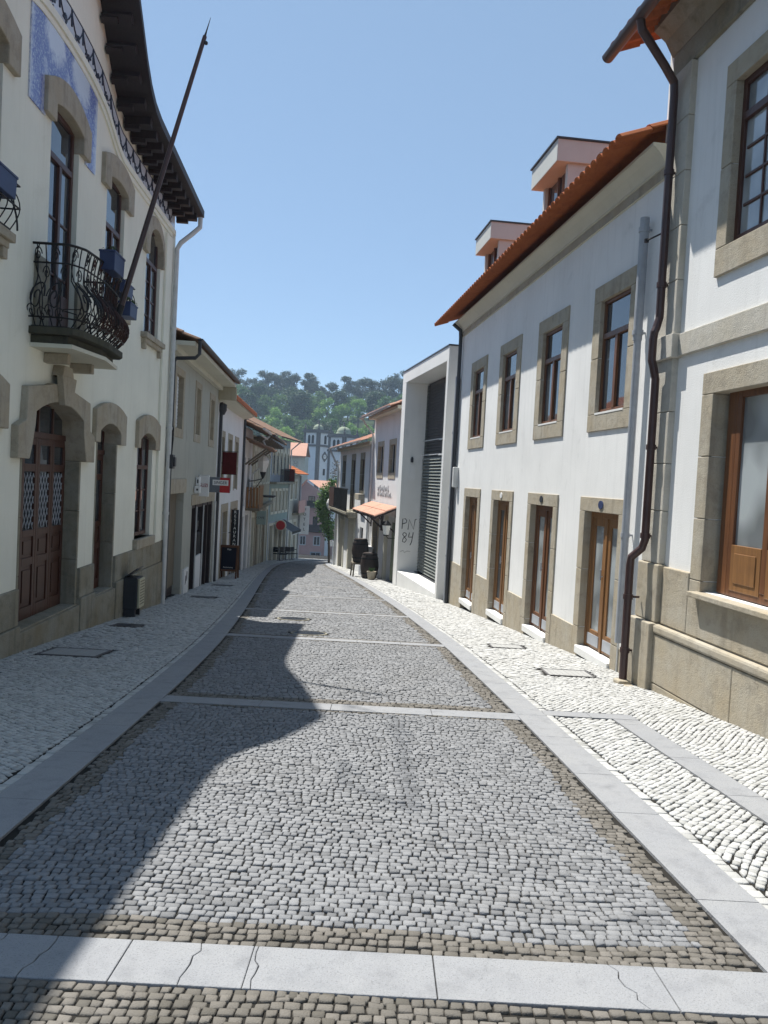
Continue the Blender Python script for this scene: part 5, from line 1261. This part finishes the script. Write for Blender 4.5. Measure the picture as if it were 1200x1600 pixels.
m = MB(); m.add([(gx0-.2, -1.6, -6.5), (2.7, -1.6, -6.5), (2.7, 0, -5.6), (gx0-.2, 0, -5.6)], [(0, 1, 2, 3)]); m.box(gx0-.2, 2.7, -1.6, -1.5, -6.62, -6.5); m.build('wing_roof', 'wood_dark', Pk)
m = MB(); m.add([(gx0-.4, -.35, -1.35), (gp_, -.35, .85), (gp_, 8, .85), (gx0-.4, 8, -1.35), (gx0-.4, -.35, -1.22), (gp_, -.35, .98), (gp_, 8, .98), (gx0-.4, 8, -1.22)], [(0,3,2,1),(4,5,6,7),(0,1,5,4),(1,2,6,5),(2,3,7,6),(3,0,4,7)]); m.build('roof', 'tile_pale', Pk)
m = MB(); m.add([(gp_+.2, 4, .96), (6.5, 4, .96), (5.6, 0.4, -1.2), (2.2, .4, -1.2)], [(0, 1, 2, 3)]); m.build('rear_roof', 'tile_pale', Pk)
for (a, b, c, d_, y_, mt) in ((-.95, .05, -2.9, -1.4, .1, 'wood_red'), (-.15, .55, -5.9, -4.4, .1, 'wood_dark'), (-1.9, -1.0, -8.6, -7.2, -1.25, 'white_metal'), (.1, 1.1, -8.6, -7.2, -1.25, 'white_metal'), (2.9, 3.5, -9.6, -7.1, -1.05, 'white_metal'), (3.0, 3.4, -11, -9.9, -1.05, 'white_metal')): window(Pk, a, b, c, d_, y_, mt, cols=2, fw=.1)
window(Pk, -.3, 1.3, -11.2, -9.5, -1.26, 'grey_metal', cols=2, fw=.15, name='door')
m = MB(); m.box(-1.1, .7, -.6, 0, -3.1, -2.95); bk_ = m.build('balcony', 'granite_dark', Pk); m = MB(); m.box(-1.1, .7, -.6, -.55, -2.95, -2.1); m.build('balustrade', 'iron', bk_)
Th = empty('tan_roofed_house', (at(462, 712, 150).x, 150, -12), R(0), 'pale house with tan tiled roof showing beside the church tower', 'house'); ZB[Th.name] = 0; Th.location.z = 0
zt = at(462, 712, 150).z
m = MB(); wall_sheet(m, -4, 1.75, -13, zt, [(-1.9, -.75, zt-2.2, zt-.9, .2), (-.45, .6, zt-2.2, zt-.9, .2)]); m.box(-4, 1.75, .25, 7, -13, zt); m.build('wall', 'soffit', Th)
for a, b in ((-1.9, -.75), (-.45, .6)): window(Th, a, b, zt-2.2, zt-.9, .1, 'white_metal', cols=2, fw=.1)
m = MB(); m.add([(-4.2, -.6, zt), (2, -.6, zt), (1.8, 4, zt+2.6), (-4.2, 4, zt+2.6), (-4.2, 8, zt), (2, 8, zt)], [(0, 1, 2, 3), (3, 2, 5, 4)]); m.box(-4.2, 2, -.62, -.55, zt-.25, zt); m.build('roof', 'tile_pale', Th)

# ================================================================== church towers
def tower(name, lb, u, v_top, Y, half, rot, clock, dome_r):
    p = at(u, v_top, Y); zt = p.z; o = empty(name, (p.x, Y, -13), R(rot), lb, 'church tower'); ZB[o.name] = -13
    h = half; m = MB(); m.box(-h, h, -h, h, -13, zt-.8); m.build('shaft', 'bluewall' if clock else 'white2', o)
    m = MB(); e = h+.08; pw = .75
    for sx in (-1, 1):
        for sy in (-1, 1):
            m.box(sx*e, sx*(e-pw), sy*e, sy*(e-pw), -13, zt-.8)
    m.build('corner_pilaster', 'granite_dark', o)
    m = MB(); m.box(-e-.25, e+.25, -e-.25, e+.25, zt-.8, zt-.35); m.box(-e-.1, e+.1, -e-.1, e+.1, zt-.35, zt); m.box(-e-.15, e+.15, -e-.15, e+.15, zt-4.2, zt-3.7); m.build('cornice', 'granite_dark', o)
    # belfry: pale panel, dark arched openings
    for k in range(4):
        q = MB(); rot_ = Matrix.Rotation(k*pi/2, 4, 'Z')
        q.box(-h+.72, h-.72, -h-.06, -h-.02, zt-3.6, zt-.9); pn = q.build('belfry_panel', 'white2', o); pn.matrix_local = rot_
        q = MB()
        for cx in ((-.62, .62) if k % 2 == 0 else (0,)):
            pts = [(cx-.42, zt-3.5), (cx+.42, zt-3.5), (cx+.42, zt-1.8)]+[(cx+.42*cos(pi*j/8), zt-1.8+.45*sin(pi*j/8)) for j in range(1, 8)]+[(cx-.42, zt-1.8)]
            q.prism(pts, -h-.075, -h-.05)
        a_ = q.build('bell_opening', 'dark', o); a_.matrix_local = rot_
    m = MB(); r = dome_r
    m.lathe([(r*1.1, zt), (r*1.1, zt+.25), (r, zt+.3)]+[(r*cos(a), zt+.3+r*.92*sin(a)) for a in np.linspace(.05, 1.45, 9)], 0, 0, 18); m.build('dome', 'domegreen', o, smooth=True)
    m = MB(); zt2 = zt+.3+r*.92; m.lathe([(.3, zt2-.1), (.3, zt2+.3), (.12, zt2+.6), (.2, zt2+.8), (.02, zt2+1.2)], 0, 0, 8); m.build('finial', 'granite_dark', o)
    for sx in (-1, 1):
        for sy in (-1, 1):
            m = MB(); m.lathe([(.28, zt), (.3, zt+.4), (.12, zt+.55), (.22, zt+.9), (.02, zt+1.6)], sx*h*.92, sy*h*.92, 6); m.build('pinnacle', 'granite_dark', o)
    if clock:
        q = MB(); zc = zt-6.6; pts = [(.0, zc-1.3), (.8, zc-.5), (1.0, zc), (.8, zc+.5), (0, zc+1.3), (-.8, zc+.5), (-1.0, zc), (-.8, zc-.5)]
        q.prism(pts, -h-.14, -h-.04); ck = q.build('clock', 'granite_dark', o); q = MB(); q.lathe([(.55, 0), (.55, .04)], 0, 0, 16); f_ = q.build('clock_face', 'white2', ck)
        f_.matrix_local = Matrix.Translation((0, -h-.145, zc+13)) @ Matrix.Rotation(pi/2, 4, 'X') @ Matrix.Translation((0, 0, -13))
        q = MB(); q.box(-.04, .04, -h-.20, -h-.19, zc-.05, zc+.38); q.box(-.3, .04, -h-.20, -h-.19, zc-.04, zc+.04); q.build('clock_hands', 'black', ck)
        ck.matrix_local = Matrix.Rotation(pi/2, 4, 'Z')
        q = MB(); q.box(-.35, .35, -h-.1, -h-.05, zt-11.2, zt-9.6); a_ = q.build('slit_window', 'dark', o); a_.matrix_local = Matrix.Rotation(pi/2, 4, 'Z')
    return o
tower('church_tower', 'pale church tower with granite corners, a clock and a mossy dome, left of two', 497.5, 672, 200, 2.45, -38+0, True, 1.25)
tower('church_tower', 'pale church tower with granite corners and a mossy dome, partly hidden by the balcony house', 537, 679, 190, 2.45, -38, False, 1.7)

# ================================================================== hill and trees
def hz(x, y):
    t = min(1, max(0, (y-195)/140)); t = t*t*(3-2*t)
    r = 36.5*t + (1.5*sin(x*.06+1)+1.0*sin(x*.13+y*.05))*t
    if y > 345: r -= (y-345)*.05
    return -10.9+r-.00*x
m = MB(); X_ = np.linspace(-220, 190, 70); Y_ = np.linspace(190, 520, 50)
for y in Y_:
    for x in X_: m.v.append((x, y, hz(x, y)))
for i in range(49):
    for j in range(69): a = i*70+j; m.f.append((a, a+1, a+71, a+70))
structure(m.build('hill', 'hillgreen'))
def leaf_quads(m, blobs, n, size, flat=.6):
    tot = sum(b[3]**2 for b in blobs)
    for (cx, cy, cz, r, sq) in blobs:
        k = int(n*r*r/tot)
        for _ in range(k):
            d = Vector((random.gauss(0, 1), random.gauss(0, 1), random.gauss(0, 1))).normalized()*(random.random()**.45)*r*random.uniform(.7, 1.4)
            c = Vector((cx+d.x, cy+d.y, cz+d.z*sq))
            u = Vector((random.gauss(0, 1), random.gauss(0, 1), random.gauss(0, flat))).normalized(); v = u.cross(Vector((random.gauss(0, 1), random.gauss(0, 1), random.gauss(0, 1)))).normalized()
            s_ = size*random.uniform(.5, 1.3); w_ = s_*random.uniform(.45, .8)
            m.quad(c-u*s_*.5, c+v*w_*.4, c+u*s_*.5, c-v*w_*.45)
def tree_proto(kind):
    b = []; t = MB()
    if kind == 'euc':
        H = 20; bend = random.uniform(-.8, .8); top = (bend, random.uniform(-.5, .5), H*.8)
        t.tube([(0, 0, -1), (bend*.2, 0, H*.25), (bend*.6, top[1]*.5, H*.55), top], .34, 6, .12)
        for _ in range(random.randint(12, 15)):
            z = H*random.uniform(.54, .97); a = random.uniform(0, 6.28); rr = random.uniform(.4, 4.3)*(1.15-abs(z/H-.78)*1.6); r = random.uniform(1.2, 2.3)
            b.append((bend*z/H+cos(a)*rr, sin(a)*rr, z, r, .75)); t.tube([(bend*z/H*.9, 0, z-2.2), (bend*z/H+cos(a)*rr, sin(a)*rr, z)], .09, 4, .04)
        n, s_ = 3200, .72
    else:
        H = 13; t.tube([(0, 0, -1), (.1, 0, H*.3), (0, .1, H*.6)], .4, 6, .2)
        for _ in range(15):
            z = H*random.uniform(.28, .9); a = random.uniform(0, 6.28); k = 1-((z/H-.5)/.55)**2; rr = random.uniform(.3, 4.2)*max(.25, k); r = random.uniform(1.3, 2.5)
            b.append((cos(a)*rr, sin(a)*rr, z, r, .8)); t.tube([(0, 0, H*.3), (cos(a)*rr*.8, sin(a)*rr*.8, z)], .13, 4, .04)
        n, s_ = 3600, .8
    c = MB(); leaf_quads(c, b, n, s_); return t, c
protos = {}
def forest_tree(kind, mat, variant, x, y, s, lb, grp):
    key = (kind, mat, variant)
    nm = 'eucalyptus_tree' if kind == 'euc' else 'broadleaf_tree'
    if key not in protos:
        o = empty(nm, (x, y, hz(x, y)), random.uniform(0, 6.28), lb, 'tree', grp)
        t, c = tree_proto(kind); t.build('trunk', 'bark_pale' if kind == 'euc' else 'bark', o); c.build('crown', mat, o); protos[key] = o
    else:
        o = copy_tree(protos[key]); o.location = (x, y, hz(x, y)); o.rotation_euler.z = random.uniform(0, 6.28); o['label'] = lb; o['group'] = grp
    o.scale = (s*random.uniform(.9, 1.1), s*random.uniform(.9, 1.1), s*random.uniform(.92, 1.08)); return o
rs = random.getstate(); random.seed(21)
LBE = 'tall dark eucalyptus with a bare trunk on the hill ridge'
# ridge line: photograph columns with the crown tops
for u, s in ((352, .9), (366, 1.0), (381, .9), (405, .95), (418, 1.05), (432, 1.12), (446, 1.08), (462, 1.0), (478, 1.02), (489, .98), (505, .92), (527, 1.02), (536, .95), (556, .9), (566, .98), (577, .95), (590, .92), (601, .98), (612, 1.02), (622, 1.05), (634, 1.08), (648, 1.05), (664, 1.0), (338, .95), (322, 1.0), (304, 1.0)):
    y = 345+random.uniform(-5, 12); x = at(u, 640, y).x; forest_tree('euc', 'leaf_euc', random.randint(0, 4), x, y, s*1.0, LBE, 'eucalyptus trees along the ridge')
lbl = {'leaf_dark': 'dark green broadleaf tree on the wooded hillside', 'leaf_mid': 'mid green broadleaf tree on the wooded hillside', 'leaf_light': 'bright yellow green broadleaf tree on the wooded hillside'}
spots = []
for row, (y, k) in enumerate(((232, 12), (252, 13), (274, 14), (296, 14), (316, 14))):
    for i in range(k):
        u = 330+340*(i+.5*(row % 2)+random.uniform(-.25, .25))/k; spots.append((u, y+random.uniform(-6, 6), row))
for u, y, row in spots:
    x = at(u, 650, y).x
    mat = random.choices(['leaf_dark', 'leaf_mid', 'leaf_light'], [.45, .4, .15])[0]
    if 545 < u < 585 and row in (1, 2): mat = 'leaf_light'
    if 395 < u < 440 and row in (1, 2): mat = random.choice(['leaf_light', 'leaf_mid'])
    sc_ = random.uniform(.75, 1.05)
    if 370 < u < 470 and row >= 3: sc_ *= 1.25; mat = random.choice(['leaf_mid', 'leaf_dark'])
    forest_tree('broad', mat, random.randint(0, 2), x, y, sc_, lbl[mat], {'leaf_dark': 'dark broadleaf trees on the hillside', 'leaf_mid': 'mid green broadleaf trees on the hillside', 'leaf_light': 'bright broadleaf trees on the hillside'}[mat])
# leafy tree at the far end of the balcony house
o = empty('leafy_tree', (-3.75, 52.5, gz(52.5)), 0, 'leafy green tree hanging over the pavement beyond the balcony house', 'tree'); ZB[o.name] = gz(52.5)
g0 = gz(52.5)
t = MB(); t.tube([(.3, 0, g0), (.2, 0, g0+2), (.1, 0, g0+3.6), (.2, 0, g0+5.5)], .09, 6, .04)
for k in range(14):
    z = g0+random.uniform(1.8, 6.4); a = random.uniform(0, 6.28); t.tube([(.15, 0, z-.6), (.15+cos(a)*.5, sin(a)*.4, z+.2)], .025, 4, .01)
t.build('trunk', 'bark', o)
c = MB(); leaf_quads(c, [(0, 0, g0+3.9, .62, 1.1), (-.25, 0, g0+3.2, .5, 1), (.1, .1, g0+2.5, .55, 1), (-.1, 0, g0+4.6, .5, 1), (.25, 0, g0+1.9, .4, 1), (.3, 0, g0+5.2, .38, 1.2), (-.45, 0, g0+3.8, .35, 1)], 3400, .19); c.build('crown', 'leaf_mid', o)
c = MB(); leaf_quads(c, [(.4, .1, g0+5.9, .33, 1.2), (.45, .1, g0+6.5, .28, 1.2)], 150, .14); c.build('dry_twigs', 'bark_pale', o)
random.setstate(rs)

# ------------------------------------------------------------------ summer haze
hm = bpy.data.materials.new('haze_air'); hm.use_nodes = True; ht = hm.node_tree
ht.nodes.remove(ht.nodes['Principled BSDF']); pv = ht.nodes.new('ShaderNodeVolumePrincipled')
pv.inputs['Color'].default_value = (.62, .80, 1.0, 1); pv.inputs['Density'].default_value = .00046; pv.inputs['Anisotropy'].default_value = .3
ht.links.new(pv.outputs[0], ht.nodes['Material Output'].inputs['Volume'])
m = MB(); m.box(-660, 660, -60, 1300, -14.6, 66); o = m.build('haze', hm); o['kind'] = 'stuff'; o['label'] = 'thin pale blue summer haze over the far hill'
sc.cycles.volume_bounces = 0
